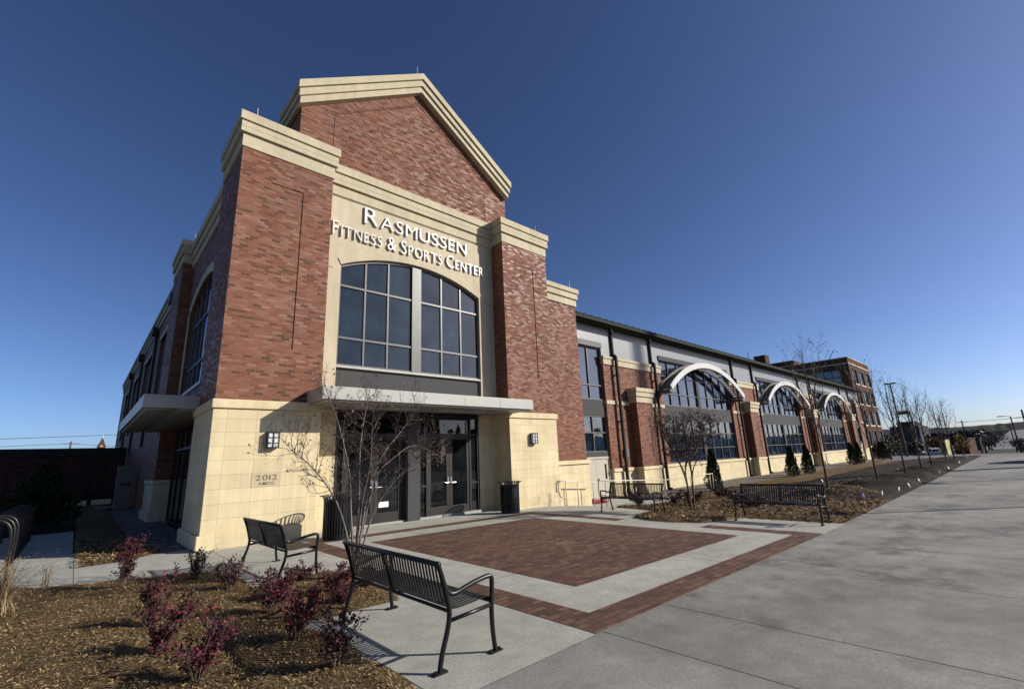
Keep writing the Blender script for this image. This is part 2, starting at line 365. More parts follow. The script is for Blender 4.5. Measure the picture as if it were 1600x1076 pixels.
# right bed: rows running from its left edge (benches, plaza tip, ramp) to the street
def left_edge(y):
    if y < 5.2: return 12.35
    if y < 5.55: return 12.35-(y-5.2)/.35*1.2
    if y < 7.6: return 11.15-.32*math.sin((y-5.55)/2.05*math.pi)
    if y < 7.85: return 11.15+(y-7.6)/.25*1.7
    if y < 10.2: return 12.9+(y-7.85)*.45
    if y < 10.75: return 14+(y-10.2)/.55*7
    return 21+(y-10.75)*.35
bb = MB(); rows = lin(3.045, 11.6, 86); ts = [((i/170)**2.2) for i in range(171)]
for y in rows:
    x0 = left_edge(y)
    for t in ts:
        x = x0+(60-x0)*t; d = min(x-x0, .3)
        bb.v.append((x, y, zr(x, y)-.06*(1-ss(d/.22)) if d < .3 else zr(x, y)))
nx = len(ts); bb.f = [(j*nx+i, j*nx+i+1, (j+1)*nx+i+1, (j+1)*nx+i) for j in range(len(rows)-1) for i in range(nx-1)]
bb.m = [0 if (bb.v[f[0]][0] > 17.6+.6*bump2(bb.v[f[0]][0], bb.v[f[0]][1], .9) and bb.v[f[0]][1] < 8.4) else 1 for f in bb.f]
struct(bb.build('planting_bed', [M['soil'], M['mulch']], smooth=True))
grid('gravel_strip', lin(19.6, 76, 90), lin(11.3, 14.2, 8), lambda x, y: gz(x, y)+.055, M['gravel'])
grid('street', lin(60, 120, 20)+[160, 200, 330], lin(-16, 7, 4), lambda x, y: gz(x, y)-.02, M['asphalt'])
grid('parking_lot', lin(60.2, 150, 40), lin(7.1, 26, 6), lambda x, y: gz(x, y)-.03, M['asphalt'])
grid('far_road', [200, 350, 600, 860], [-9, 2, 9, 12], lambda x, y: -2.3+max(0, (x-330))*.021, M['asphalt'])
# far wooded ridge closing the view along the street
hb = MB(); hp = [(800, -520), (880, -200), (930, 0), (960, 220), (900, 520), (700, 800), (300, 1000), (-200, 1100), (-900, 1000)]
seg = []
for i in range(len(hp)-1):
    for k in range(40): seg.append((hp[i][0]+(hp[i+1][0]-hp[i][0])*k/40, hp[i][1]+(hp[i+1][1]-hp[i][1])*k/40))
for i, (x, y) in enumerate(seg):
    h = 22+4*bump2(i*.05, 0, 1)+1.8*bump2(i*.9, 5, 1); d = Vector((x, y)).normalized()
    for q, hh in ((0, -1), (25, h*.45), (70, h*.8+1.6*bump2(i*.8, 9, 1)), (130, h)): hb.v.append((x+d.x*q, y+d.y*q, hh))
hb.f = [(i*4+k, (i+1)*4+k, (i+1)*4+k+1, i*4+k+1) for i in range(len(seg)-1) for k in range(3)]; hb.m = [0]*len(hb.f)
struct(hb.build('hills', M['woods']))

# ------------------------------------------------------------------ the sports centre
B = thing('sports_center', 'red brick sports center with tan stone base, gabled entrance and long window wing', 'building', (7.6, 12, 0))
def part(name, mat, mb, parent=None, **k): return mb.build(name, mat, parent or B, **k)
BV = .012
def steps(b, x0, x1, y0, y1, lay):                       # stacked cornice courses (z0, z1, projection)
    for z0, z1, p in lay: b.box(x0-p, x1+p, y0-p, y1, z0, z1)
def panel_box(x0, x1, y0, y1, z0, z1, px0, px1, pz0, pz1, d=.022):   # brick block whose front face has a shallow sunk panel
    b = MB()
    b.box(x0, x1, y0+d, y1, z0, z1)
    b.box(x0, px0, y0, y0+d, z0, z1); b.box(px1, x1, y0, y0+d, z0, z1); b.box(px0, px1, y0, y0+d, z0, pz0); b.box(px0, px1, y0, y0+d, pz1, z1); return b
LAY = ((9.74, 10.09, .03), (10.09, 10.12, .02), (10.12, 10.26, .10), (10.26, 10.268, .095), (10.268, 10.42, .10), (10.42, 10.45, .09), (10.45, 10.70, .14))
for x0, x1 in ((2.08, 4.42), (10.96, 13.36)):
    tw = part('brick_tower', M['brick'], panel_box(x0, x1, 12.08, 14.3, 3.19, 9.74, x0+.74, x1-.78, 4.5, 8.97))
    b = MB(); steps(b, x0, x1, 12.08, 14.3, LAY); part('cornice', M['cornice'], b, tw, bevel=BV)
    bs = part('stone_base', M['stone'], MB().box(x0-.02, x1+.02, 12.055, 14.32, -.25, 2.98), bevel=BV)
    part('plinth', M['stone'], MB().box(x0-.08, x1+.07, 12.0, 14.38, -.3, .31), bs, bevel=.02)
    part('stone_cap', M['stone_plain'], MB().box(x0-.06, x1+.06, 12.005, 14.36, 2.985, 3.19), bs, bevel=.02)
# centre wall with arched window
def arc_pts(x0, x1, zs, rise, n=28, e=0):
    h = (x1-x0)/2; r = (h*h+rise*rise)/(2*rise); cx, cz = (x0+x1)/2, zs+rise-r; a = math.asin(h/r)
    return [(cx+(r+e)*math.sin(-a+2*a*i/n), cz+(r+e)*math.cos(-a+2*a*i/n)) for i in range(n+1)]
AX0, AX1, AZ, AR = 5.02, 10.26, 7.44, .62
CY = 12.72                                                # plane of the recessed centre wall
wall = MB(); arc = arc_pts(AX0, AX1, AZ, AR)
wall.box(4.40, AX0, CY, 13.05, 3.1, 9.8); wall.box(AX1, 10.98, CY, 13.05, 3.1, 9.8)
wall.strip([(x, z) for x, z in arc], [(x, 9.8) for x, z in arc], CY, 13.05)
cw = part('entrance_wall', M['eifs'], wall)
tr = MB(); tr.strip(arc, arc_pts(AX0, AX1, AZ, AR, e=.2), CY-.025, CY+.005); part('arch_trim', M['eifs'], tr, cw)
cl = MB()
for z0, z1, p in ((9.63, 9.66, .02), (9.66, 9.97, .05), (9.97, 10.0, .04), (10.0, 10.15, .12), (10.15, 10.158, .115), (10.158, 10.34, .12), (10.34, 10.37, .11), (10.37, 10.64, .17)): cl.box(4.42, 10.96, CY-p, 13.06, z0, z1)
part('cornice', M['cornice'], cl, cw, bevel=BV)
jm = MB(); jm.box(4.43, AX0-.22, CY-.005, CY, 7.28, 7.295); jm.box(AX1+.22, 10.95, CY-.005, CY, 7.28, 7.295); part('wall_joint', M['joint'], jm, cw)
for x0, x1 in ((4.40, 5.165), (10.2, 10.98)): part('entrance_jamb', M['stone'], MB().box(x0, x1, 12.86, 13.05, -.3, 3.1))
# gable
def chev(e, z): return [(7.78-e, z[0]), (7.78, z[1]), (7.78+e, z[0])]
gb = MB(); gb.prism([(3.66, 8.5), (12.0, 8.5), (12.0, 12.75), (7.78, 15.55), (3.66, 12.75)], 12.95, 14.25)
gw = part('gable_wall', M['brick'], gb)
sl_ = (15.95-13.04)/4.32; gc = MB()
for t0, t1, y0, ex in ((0, .26, 12.60, 4.33), (.26, .29, 12.69, 4.26), (.29, .53, 12.66, 4.29), (.53, .56, 12.74, 4.22), (.56, .78, 12.72, 4.24)):
    for s in (-1, 1):
        za, ze = 15.95, 15.95-sl_*ex
        q = [(7.78, za-t1), (7.78+s*ex, ze-t1), (7.78+s*ex, ze-t0), (7.78, za-t0)]
        gc.prism(q if s > 0 else q[::-1], y0, 14.25+(12.95-y0), 'y')
part('gable_cornice', M['cornice'], gc, gw)
hd = MB(); k = 0                                           # pattern of projecting header bricks inside the gable panel
z = 10.62
while z < 14.55:
    x = 4.95+(.24 if k % 2 else 0)
    while x < 10.75:
        if z+.25 < 14.62-abs(x-7.8)*sl_*.98: hd.box(x, x+.2, 12.934, 12.95, z, z+.056)
        x += .48
    z += .203; k += 1
part('projecting_bricks', M['brick'], hd, gw)
pn = MB()                                                  # raised border that frames the panel
for s in (-1, 1):
    for i in range(30):
        xa = 7.8+s*i*.103; zz = 14.72-i*.103*sl_*.98
        pn.box(min(xa, xa+s*.103), max(xa, xa+s*.103), 12.932, 12.95, zz-.03, zz+.03)
for x in (4.70, 10.89): pn.box(x-.02, x+.02, 12.935, 12.95, 10.6, 12.65)
part('panel_border', M['brick'], pn, gw)
# lettering
def text_mesh(ch, size, depth, off=0.0):
    cu_ = bpy.data.curves.new('t', 'FONT'); cu_.body = ch; cu_.size = size; cu_.extrude = depth/2; cu_.offset = off; cu_.resolution_u = 3
    o = bpy.data.objects.new('t', cu_); C.objects.link(o); dg = bpy.context.evaluated_depsgraph_get()
    me = bpy.data.meshes.new_from_object(o.evaluated_get(dg)); bpy.data.objects.remove(o); bpy.data.curves.remove(cu_)
    return me
def letter_line(text, x0, x1, z0, big, small, y, mat, parent, name='letter', depth=.05, off=-.004, gapk=.19):
    items = []; tot = 0; gaps = 0
    for i, ch in enumerate(text):
        if ch == ' ': gaps += 1.6; items.append(None); continue
        cap = (i == 0 or text[i-1] == ' ' or ch == '&')
        me = text_mesh(ch, (big if cap else small)/.729, depth, off); xs = [v.co.x for v in me.vertices]
        items.append((me, max(xs)-min(xs), min(xs))); tot += max(xs)-min(xs); gaps += 1 if i < len(text)-1 else 0
    gap = small*gapk; k = (x1-x0-gap*gaps)/tot; x = x0
    for it in items:
        if not it: x += gap*1.6; continue
        me = it[0]; me.name = name
        for v in me.vertices: v.co = Vector((x+(v.co.x-it[2])*k, y-v.co.z, z0+v.co.y))
        me.materials.clear(); me.materials.append(mat)
        o = bpy.data.objects.new(name, me); C.objects.link(o); o.parent = parent
        x += it[1]*k+gap
letter_line('RASMUSSEN', 5.68, 9.68, 9.0, .61, .48, CY-.045, M['letter'], cw)
letter_line('FITNESS & SPORTS CENTER', 4.70, 10.46, 8.33, .50, .39, CY-.045, M['letter'], cw)
# arched window over the canopy
WY = 12.86
def arc_z(x, pts):
    for (xa, za), (xb, zb) in zip(pts, pts[1:]):
        if xa <= x <= xb: return za+(zb-za)*(x-xa)/(xb-xa)
    return pts[0][1]
win = MB(); arc_in = arc_pts(AX0, AX1, AZ, AR, e=-.07)
win.strip(arc_in, arc, WY-.06, WY+.03)
def bar(b, x0, x1, z0, z1, y0=WY-.05, y1=WY+.03): b.box(x0, x1, y0, y1, z0, z1)
for x0, x1 in ((AX0, AX0+.06), (AX1-.06, AX1)): bar(win, x0, x1, 4.39, AZ)
for x in (5.86, 6.63, 8.65, 9.46): bar(win, x-.028, x+.028, 4.45, arc_z(x, arc)-.05, WY-.045)
for x0, x1 in ((AX0+.06, 7.48), (7.82, AX1-.06)):
    for z in (4.39, 5.20, 6.80): bar(win, x0, x1, z, z+.06)
fw = part('arched_window', M['mullion'], win)
bar2 = MB(); bar2.box(7.48, 7.82, WY-.08, WY+.03, 4.39, 8.0); part('centre_mullion', M['mullion'], bar2, fw)
pr = random.Random(9)
def pane(b, x0, x1, z0, z1, y, k=.005):                  # panes never sit perfectly true, so each mirrors a little differently
    a, c_, d = (pr.uniform(-k, k) for _ in range(3))
    b.add([(x0, y+a, z0), (x1, y+c_, z0), (x1, y+c_+d, z1), (x0, y+a+d, z1), (x0, y+a+.01, z0), (x1, y+c_+.01, z0), (x1, y+c_+d+.01, z1), (x0, y+a+d+.01, z1)], [(0, 3, 2, 1)[::-1], (4, 7, 6, 5), (0, 4, 5, 1), (3, 2, 6, 7)])
gp = MB()
for x0, x1 in zip([AX0+.06, 5.86, 6.63, 7.82, 8.65, 9.46], [5.86, 6.63, 7.48, 8.65, 9.46, AX1-.06]):
    for z0, z1 in ((4.45, 5.20), (5.26, 6.80)): pane(gp, x0, x1, z0, z1, WY)
    seg_ = [x0+(x1-x0)*i/6 for i in range(7)]; gp.strip([(x, 6.86) for x in seg_], [(x, arc_z(x, arc)-.02) for x in seg_], WY, WY+.015)
part('window_glass', M['glassf'], gp, fw)
part('window_sill', M['fascia'], MB().box(AX0, AX1, WY-.13, WY+.05, 4.33, 4.39), fw)
part('spandrel_panel', M['charcoal'], MB().box(AX0, 7.64, WY-.04, WY+.06, 3.5, 4.33).box(7.65, AX1, WY-.04, WY+.06, 3.5, 4.33), fw)
# entrance canopy
can = part('entrance_canopy', M['fascia'], MB().box(4.06, 11.12, 11.02, 12.74, 3.17, 3.49), bevel=.01)
sm = MB()
for x in (5.45, 6.85, 8.25, 9.65): sm.box(x-.004, x+.004, 11.0185, 11.021, 3.18, 3.48)
part('panel_seams', M['joint'], sm, can)
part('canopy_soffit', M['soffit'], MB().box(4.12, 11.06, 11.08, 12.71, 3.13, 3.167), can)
part('canopy_light', M['frost'], MB().box(5.3, 7.2, 11.9, 12.0, 3.105, 3.128).box(8.0, 9.7, 11.9, 12.0, 3.105, 3.128), can)
# entrance doors
DY = 12.92; before = set(bpy.data.objects)
df = MB()
for x in (5.04, 9.87): df.box(x, x+.08, DY-.06, DY+.06, -.25, 3.1)
for x in (5.30, 7.10, 7.92, 9.58): df.box(x-.035, x+.035, DY-.05, DY+.05, -.25, 3.1)
for a, b_ in ((5.12, 7.23), (7.72, 9.87)):
    df.box(a, b_, DY-.055, DY+.05, 3.0, 3.1); df.box(a, b_, DY-.045, DY+.045, 2.42, 2.49)
df.box(5.12, 5.265, DY-.04, DY+.04, .85, .91); df.box(9.615, 9.87, DY-.04, DY+.04, .85, .91); df.box(7.72, 7.885, DY-.04, DY+.04, .85, .91)
dfo = part('door_frame', M['bronze'], df)
gl = MB()
for a, b_ in ((5.12, 5.265), (7.135, 7.23), (7.55, 7.885), (9.615, 9.87)): gl.box(a, b_, DY, DY+.012, -.2, 2.42)
for a, b_ in ((5.12, 7.23), (7.72, 9.87)): gl.box(a, b_, DY, DY+.012, 2.49, 3.0)
part('sidelight_glass', M['glassd'], gl, dfo)
part('entrance_column', M['charcoal'], MB().box(7.16, 7.58, DY-.22, DY+.1, -.25, 3.12), bevel=.01)
for a, m_, b_, hinge in ((5.335, 6.20, 7.065, 0), (7.955, 8.75, 9.545, 0)):
    for x0, x1, s in ((a, m_-.004, 1), (m_+.004, b_, -1)):
        zb = gz(x0, 12.7)+.012; d = MB(); w = .11
        d.box(x0, x0+w, DY-.03, DY+.02, zb, 2.42); d.box(x1-w, x1, DY-.03, DY+.02, zb, 2.42)
        d.box(x0+w, x1-w, DY-.03, DY+.02, zb, zb+.27); d.box(x0+w, x1-w, DY-.03, DY+.02, 2.30, 2.42)
        do = part('door', M['bronze'], d, bevel=.004)
        part('door_glass', M['glassd'], MB().box(x0+w, x1-w, DY-.006, DY+.006, zb+.27, 2.30), do)
        hb_ = MB(); hx = x1-.055 if s > 0 else x0+.055
        hb_.box(hx-.032, hx+.032, DY-.045, DY-.03, zb+.93, zb+1.15)
        hb_.tube([(hx, DY-.03, zb+.98), (hx, DY-.10, zb+.98), (hx-s*-.0, DY-.10, zb+.98), (hx+s*.14*(-1), DY-.10, zb+.98)], .013, 8)
        part('door_handle', M['steel'], hb_, do)
        part('push_bar', M['mullion'], MB().box(x0+w, x1-w, DY+.03, DY+.06, zb+.94, zb+1.0), do)
part('door_notice', M['white'], MB().box(6.36, 6.66, DY-.0115, DY-.0075, .40, .55))
part('threshold', M['fascia'], MB().box(5.05, 9.94, 12.80, 13.0, -.2, -.015))
for o in set(bpy.data.objects)-before: o.data.transform(Matrix.Diagonal((1.025, 1, 1, 1)))
# wall lamps
for x in (3.2, 11.92):
    f = MB(); y = 12.055; z0, z1 = 2.08, 2.46
    f.box(x, x+.24, y-.02, y, z0, z1); f.box(x-.01, x+.25, y-.15, y-.02, z1-.03, z1); f.box(x-.01, x+.25, y-.15, y-.02, z0, z0+.03)
    for xx in (x-.01, x+.11, x+.232):
        f.box(xx, xx+.018, y-.15, y-.132, z0+.03, z1-.03)
    for xx in (x-.01, x+.232): f.box(xx, xx+.018, y-.04, y-.02, z0+.03, z1-.03)
    for zz in (z0+.11, z0+.24): f.box(x-.008, x+.248, y-.148, y-.134, zz, zz+.014); 
    lf = part('wall_lamp', M['bronze'], f); part('lamp_shade', M['frost'], MB().box(x+.01, x+.23, y-.13, y-.022, z0+.031, z1-.031), lf)
# date stone on the left tower base
ds = part('date_stone', M['plaque'], MB().box(2.955, 3.575, 12.047, 12.056, 1.22, 1.52))
def serif_line(txt, x0, x1, z0, h):
    letter_line(txt, x0, x1, z0, h, h, 12.0445, M['darkletter'], ds, 'engraved_character', .004, .001, .22)
serif_line('2012', 3.03, 3.50, 1.365, .125); serif_line('AMDG', 3.10, 3.44, 1.258, .075)
# link wall between right tower and wing
lw = part('link_wall', M['brick'], MB().box(13.36, 15.55, 12.45, 14.4, 1.42, 8.06))
b = MB()
for z0, z1, p in ((8.06, 8.34, .05), (8.34, 8.38, .03), (8.38, 8.62, .11), (8.62, 8.65, .09), (8.65, 8.86, .16)): b.box(13.37, 15.55+p, 12.45-p, 14.4, z0, z1)
part('cornice', M['cornice'], b, lw, bevel=BV)
b2 = part('stone_base', M['stone'], MB().box(13.36, 15.60, 12.40, 14.4, -.75, 1.26), bevel=BV)
part('stone_cap', M['stone_plain'], MB().box(13.37, 15.66, 12.34, 14.42, 1.265, 1.42), b2, bevel=.015)
# core behind the front and its flat roof
part('rear_block', M['brick'], MB().box(2.75, 15.5, 14.3, 58, -.3, 8.9))
part('flat_roof', M['roof'], MB().box(2.6, 15.5, 13.1, 58, 9.0, 9.15))
# lightning rods
for x, y, z in ((2.35, 12.2, 10.7), (7.62, 12.8, 15.9), (13.0, 12.2, 10.7), (15.3, 12.45, 8.86), (2.35, 21.3, 10.7), (2.6, 18.6, 10.5)):
    part('lightning_rod', M['galv'], MB().tube([(x, y, z-.02), (x, y, z+.42)], [.016, .008], 6))
# ---- left side of the front block
SX = 2.42
b = MB(); arcl = arc_pts(15.35, 20.45, AZ, AR)
b.box(SX, SX+.33, 14.3, 15.35, 3.1, 9.7); b.box(SX, SX+.33, 20.45, 21.2, 3.1, 9.7); b.strip(arcl, [(y, 9.7) for y, z in arcl], SX, SX+.33, 'x'); b.box(SX, SX+.33, 15.35, 20.45, 3.1, 4.3)
sw = part('side_wall', M['brick'], b)
b = MB(); b.strip(arcl, arc_pts(15.35, 20.45, AZ, AR, e=.3), SX-.03, SX+.02, 'x'); b.box(SX-.03, SX+.02, 20.45, 20.75, 4.3, AZ); part('arch_trim', M['cornice'], b, sw)
b = MB()
for z0, z1, p in ((9.55, 9.86, .05), (9.86, 9.9, .03), (9.9, 10.2, .10), (10.2, 10.55, .17)): b.box(SX-p, SX+.3, 14.31, 21.2, z0, z1)
part('cornice', M['cornice'], b, sw, bevel=BV)
b = MB(); wx = SX+.14
for y in (15.35, 16.4, 17.25, 18.1, 19.0, 19.8, 20.40): b.box(wx-.04, wx+.03, y, y+.05, 4.3, arc_z(y+.03, arcl))
for z in (4.3, 5.16, 6.74): b.box(wx-.04, wx+.03, 15.40, 20.40, z, z+.06)
swn = part('side_window', M['mullion'], b)
part('window_sill', M['fascia'], MB().box(SX-.04, SX+.1, 15.35, 20.45, 4.2, 4.3), swn)
b = MB(); ys_ = lin(15.36, 20.44, 14); b.strip([(y, 4.3) for y in ys_], [(y, arc_z(y, arcl)) for y in ys_], wx, wx+.015, 'x'); part('window_glass', M['glass'], b, swn)
tw = part('brick_tower', M['brick'], MB().box(2.07, 3.2, 21.2, 23.7, 1.4, 9.74)); b = MB()
for z0, z1, p in LAY: b.box(2.07-p, 3.2, 21.2-p, 23.7+p, z0, z1)
part('cornice', M['cornice'], b, tw, bevel=BV)
bs = part('stone_base', M['stone'], MB().box(2.05, 3.2, 21.17, 23.73, -.2, 1.26), bevel=BV); part('plinth', M['stone'], MB().box(1.99, 3.2, 21.11, 23.79, -.3, .31), bs, bevel=.02)
part('stone_cap', M['stone_plain'], MB().box(2.01, 3.2, 21.13, 23.77, 1.265, 1.4), bs, bevel=.02)
can = part('side_canopy', M['fascia'], MB().box(.95, 2.40, 14.0, 22.4, 3.17, 3.49), bevel=.01)
b = MB()
for i in range(14): b.prism([(1.02, 3.165), (1.02, 3.11), (1.68, 3.165)], 14.1+i*.58, 14.1+i*.58+.3, 'y'); b.prism([(1.69, 3.165), (1.69, 3.11), (2.3, 3.165)], 14.1+i*.58, 14.1+i*.58+.3, 'y')
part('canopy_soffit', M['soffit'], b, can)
b = MB(); 
for y in (14.4, 15.4, 16.5, 17.6, 18.7, 19.8, 20.9): b.box(SX+.1, SX+.2, y, y+.07, 0, 3.1)
for z in (0, 2.35, 3.03): b.box(SX+.09, SX+.21, 14.4, 20.97, z, z+.07)
sd = part('side_door_frame', M['bronze'], b); part('door_glass', M['glassd'], MB().box(SX+.14, SX+.155, 14.4, 21.1, 0, 3.1), sd)
# left wing beyond
LX = 2.36; wy = [(25.6, 29.4), (33.2, 37.0), (41.0, 44.8), (49.0, 52.6)]
b = MB(); y0 = 23.7
for a, c_ in wy: b.box(LX, LX+.35, y0, a, 0, 9.6); b.box(LX, LX+.35, a, c_, 0, 4.3); b.box(LX, LX+.35, a, c_, 8.3, 9.6); y0 = c_
b.box(LX, LX+.35, y0, 58, 0, 9.6); lwg = part('side_wing_wall', M['brick'], b)
b = MB()
for z0, z1, p in ((9.35, 9.62, .05), (9.66, 9.9, .1), (9.9, 10.15, .16)): b.box(LX-p, LX+.3, 23.78, 58, z0, z1)
part('cornice', M['cornice'], b, lwg, bevel=BV)
for a, c_ in wy:
    b = MB()
    for k in range(5): yy = a+(c_-a-.06)*k/4; b.box(LX+.1, LX+.18, yy, yy+.06, 4.3, 8.3)
    for z in (4.3, 5.3, 8.24): b.box(LX+.1, LX+.18, a+.06, c_-.06, z, z+.06)
    f = part('side_window', M['mullion'], b); part('window_glass', M['glass'], MB().box(LX+.14, LX+.155, a, c_, 4.3, 8.3), f)
    part('window_head', M['cornice'], MB().box(LX-.04, LX+.1, a-.1, c_+.1, 8.3, 8.6), f); part('window_sill', M['cornice'], MB().box(LX-.04, LX+.1, a-.1, c_+.1, 4.15, 4.3), f)
for y in (24.6, 31.2, 38.9, 46.8): part('rain_hopper', M['bronze'], MB().box(LX-.3, LX, y-.25, y+.25, 9.0, 9.45).box(LX-.12, LX, y-.06, y+.06, 3, 9.0))
# ---- long window wing
PC = [22.2+15.25*k for k in range(4)]; WYF = 14.0
def gl_z(x): return gz(x, 14)
pan = MB()
piers = [(PC[k]-2.8, PC[k]+2.85) for k in range(3)]+[(PC[3]-2.8, 70.8)]
for x0, x1 in [(15.55, 17.25)]+piers+[(72.9, 75.05)]:
    ww = part('wing_pier', M['brick'], MB().box(x0, x1, 14, 14.4, .9, 6.14))
    part('parapet_band', M['cornice'], MB().box(x0-.02, x1+.02, 13.94, 14.4, 6.14, 6.44).box(x0-.05, x1+.05, 13.90, 14.4, 6.442, 6.58), ww, bevel=BV)
    part('string_course', M['cornice'], MB().box(x0-.015, x1+.015, 13.95, 14.38, 4.07, 4.27), ww, bevel=BV)
    pan.box(x0, x1, 14.05, 14.4, 6.58, 8.3)
bays = [(PC[k]+2.85, PC[k+1]-2.8) for k in range(3)]
ends = [(17.25, 19.4), (70.8, 72.9)]
for x0, x1 in bays+ends: pan.box(x0, x1, 14.05, 14.4, 7.26, 8.3)
part('metal_siding', M['siding'], pan)
for x0, x1 in [(15.55, 17.2), (19.45, 70.75), (72.95, 75.05)]:
    wb = part('wing_base', M['stone'], MB().box(x0, x1, 13.96, 14.39, -.9, .74), bevel=BV)
    part('stone_cap', M['stone_plain'], MB().box(x0-.02, x1+.02, 13.9, 14.41, .745, .9), wb, bevel=.012)
part('wing_core', M['brick'], MB().box(15.6, 75.0, 14.75, 40, -.9, 8.2))
GY = 14.2
for bx0, bx1 in bays:
    c_ = (bx0+bx1)/2; f = MB(); g = MB()
    f.box(bx0, bx0+.06, GY-.07, GY+.05, .9, 6.98); f.box(bx1-.06, bx1, GY-.07, GY+.05, .9, 6.98)
    for z0, z1 in ((.9, 3.48), (4.27, 6.98)):
        for s in (0, 1):
            xa, xb = (bx0+.06, c_-.17) if s == 0 else (c_+.17, bx1-.06)
            for z in ((z0, z0+.07), (z1-.06, z1)): f.box(xa, xb, GY-.07, GY+.05, *z)
            for z in ((1.70, 2.62) if z0 < 2 else (4.98, 6.05)): f.box(xa, xb, GY-.06, GY+.04, z, z+.055)
            for k in range(1, 4): x = xa+(xb-xa)*k/4; f.box(x-.026, x+.026, GY-.065, GY+.045, z0+.07, z1-.06)
            for k in range(4): 
                zs_ = [z0+.03]+([1.72, 2.65] if z0 < 2 else [5.0, 6.08])+[z1-.03]
                for za, zb in zip(zs_, zs_[1:]): pane(g, xa+(xb-xa)*k/4, xa+(xb-xa)*(k+1)/4, za, zb, GY)
    w = part('wing_window', M['mullion'], f); part('centre_mullion', M['charcoal'], MB().box(c_-.17, c_+.17, GY-.1, GY+.06, .9, 3.48).box(c_-.17, c_+.17, GY-.1, GY+.06, 4.27, 6.98), w)
    part('window_glass', M['glass'], g, w); part('spandrel_panel', M['charcoal'], MB().box(bx0, bx1, GY-.09, GY+.07, 3.48, 4.27), w)
    part('window_head', M['charcoal'], MB().box(bx0+.0, bx1-.0, 13.98, GY+.1, 6.98, 7.26), w)
    # curved louvred sunshade
    x0, x1 = c_-5.1, c_+5.1; a_in = arc_pts(x0, x1, 5.05, 1.72, 44); a_out = arc_pts(x0, x1, 5.05, 1.72, 44, e=.33); yf = 13.15
    s_ = MB(); s_.strip(a_in, a_out, yf, yf+.07); sh = part('arched_sunshade', M['sunshade'], s_)
    s2 = MB(); s2.strip(a_in, a_out, 13.80, 13.90)
    for i in (0, 11, 22, 33, 44): (xa, za), (xb, zb) = a_in[i], a_out[i]; s2.tube([((xa+xb)/2, yf+.07, (za+zb)/2), ((xa+xb)/2, 14.0, (za+zb)/2)], .05, 6)
    part('rear_beam', M['louvre'], s2, sh)
    lv = MB(); ap = arc_pts(x0, x1, 5.05, 1.72, 45, e=.12)
    for (xa, za), (xb, zb) in zip(ap, ap[1:]):
        u = Vector((xb-xa, zb-za)).normalized(); nn = Vector((-u.y, u.x)); c0 = Vector(((xa+xb)/2, (za+zb)/2)); l_ = (Vector((xb, zb))-Vector((xa, za))).length*.36
        q = [c0-u*l_-nn*.05, c0+u*l_+nn*.03, c0+u*l_+nn*.06, c0-u*l_-nn*.02]; lv.prism([tuple(v) for v in q], yf+.07, 13.80, 'y')
    part('louvres', M['louvre'], lv, sh)
    for x in (x0, x1): part('support_bracket', M['louvre'], MB().box(x-.30, x+.30, yf+.02, 13.95, 4.90, 5.06), sh)
for bx0, bx1 in ends:
    f = MB(); g = MB(); f.box(bx0, bx0+.06, GY-.07, GY+.05, 1.5, 6.98); f.box(bx1-.06, bx1, GY-.07, GY+.05, 1.5, 6.98); m_ = (bx0+bx1)/2
    for z0, z1, zm in ((1.72, 3.48, 2.62), (4.27, 6.98, 4.98)):
        for z in (z0, zm, z1-.06): f.box(bx0+.06, bx1-.06, GY-.065, GY+.05, z, z+.06)
        f.box(m_-.03, m_+.03, GY-.06, GY+.045, z0+.06, z1-.06)
        for xa, xb in ((bx0+.03, m_), (m_, bx1-.03)): pane(g, xa, xb, z0+.03, zm+.03, GY); pane(g, xa, xb, zm+.03, z1-.03, GY)
    w = part('wing_window', M['mullion'], f); part('window_glass', M['glass'], g, w); part('spandrel_panel', M['charcoal'], MB().box(bx0, bx1, GY-.09, GY+.07, 3.48, 4.27), w); part('sill_panel', M['charcoal'], MB().box(bx0, bx1, GY-.09, GY+.07, 1.5, 1.72), w)
    part('window_head', M['greypanel'], MB().box(bx0, bx1, 13.98, GY+.1, 6.98, 7.26), w)
    zb = gl_z(bx0)-.05; d = MB(); d.box(bx0+.1, m_-.004, GY-.06, GY+.02, zb, 1.40); d.box(m_+.004, bx1-.1, GY-.06, GY+.02, zb, 1.40)
    do = part('service_door', M['doortan'], d, bevel=.006); part('door_frame', M['doortan'], MB().box(bx0, bx0+.1, GY-.1, GY+.05, zb, 1.5).box(bx1-.1, bx1, GY-.1, GY+.05, zb, 1.5).box(bx0+.1, bx1-.1, GY-.1, GY+.05, 1.4, 1.5), do)
    part('vision_panel', M['glassd'], MB().box(bx1-.42, bx1-.28, GY-.064, GY-.058, .45, 1.15), do); part('door_handle', M['steel'], MB().box(m_+.06, m_+.11, GY-.12, GY-.06, .38, .5), do)
for px in PC:                                             # pilasters
    p = part('pilaster', M['brick'], panel_box(px-.75, px+.75, 13.55, 14.0, .9, 4.2, px-.12, px+.42, 1.4, 3.5))
    b = MB()
    for z0, z1, q in ((4.2, 4.48, .06), (4.48, 4.52, .04), (4.52, 4.74, .12), (4.74, 4.77, .1), (4.77, 4.98, .17)): b.box(px-.75-q, px+.75+q, 13.55-q, 14.0, z0, z1)
    part('pilaster_cap', M['cornice'], b, p, bevel=.01)
    q = part('pilaster_base', M['stone'], MB().box(px-.8, px+.8, 13.5, 13.955, -.9, .74), p, bevel=.012); 
    part('base_cap', M['stone_plain'], MB().box(px-.85, px+.85, 13.45, 13.895, .745, .9), p, bevel=.012)
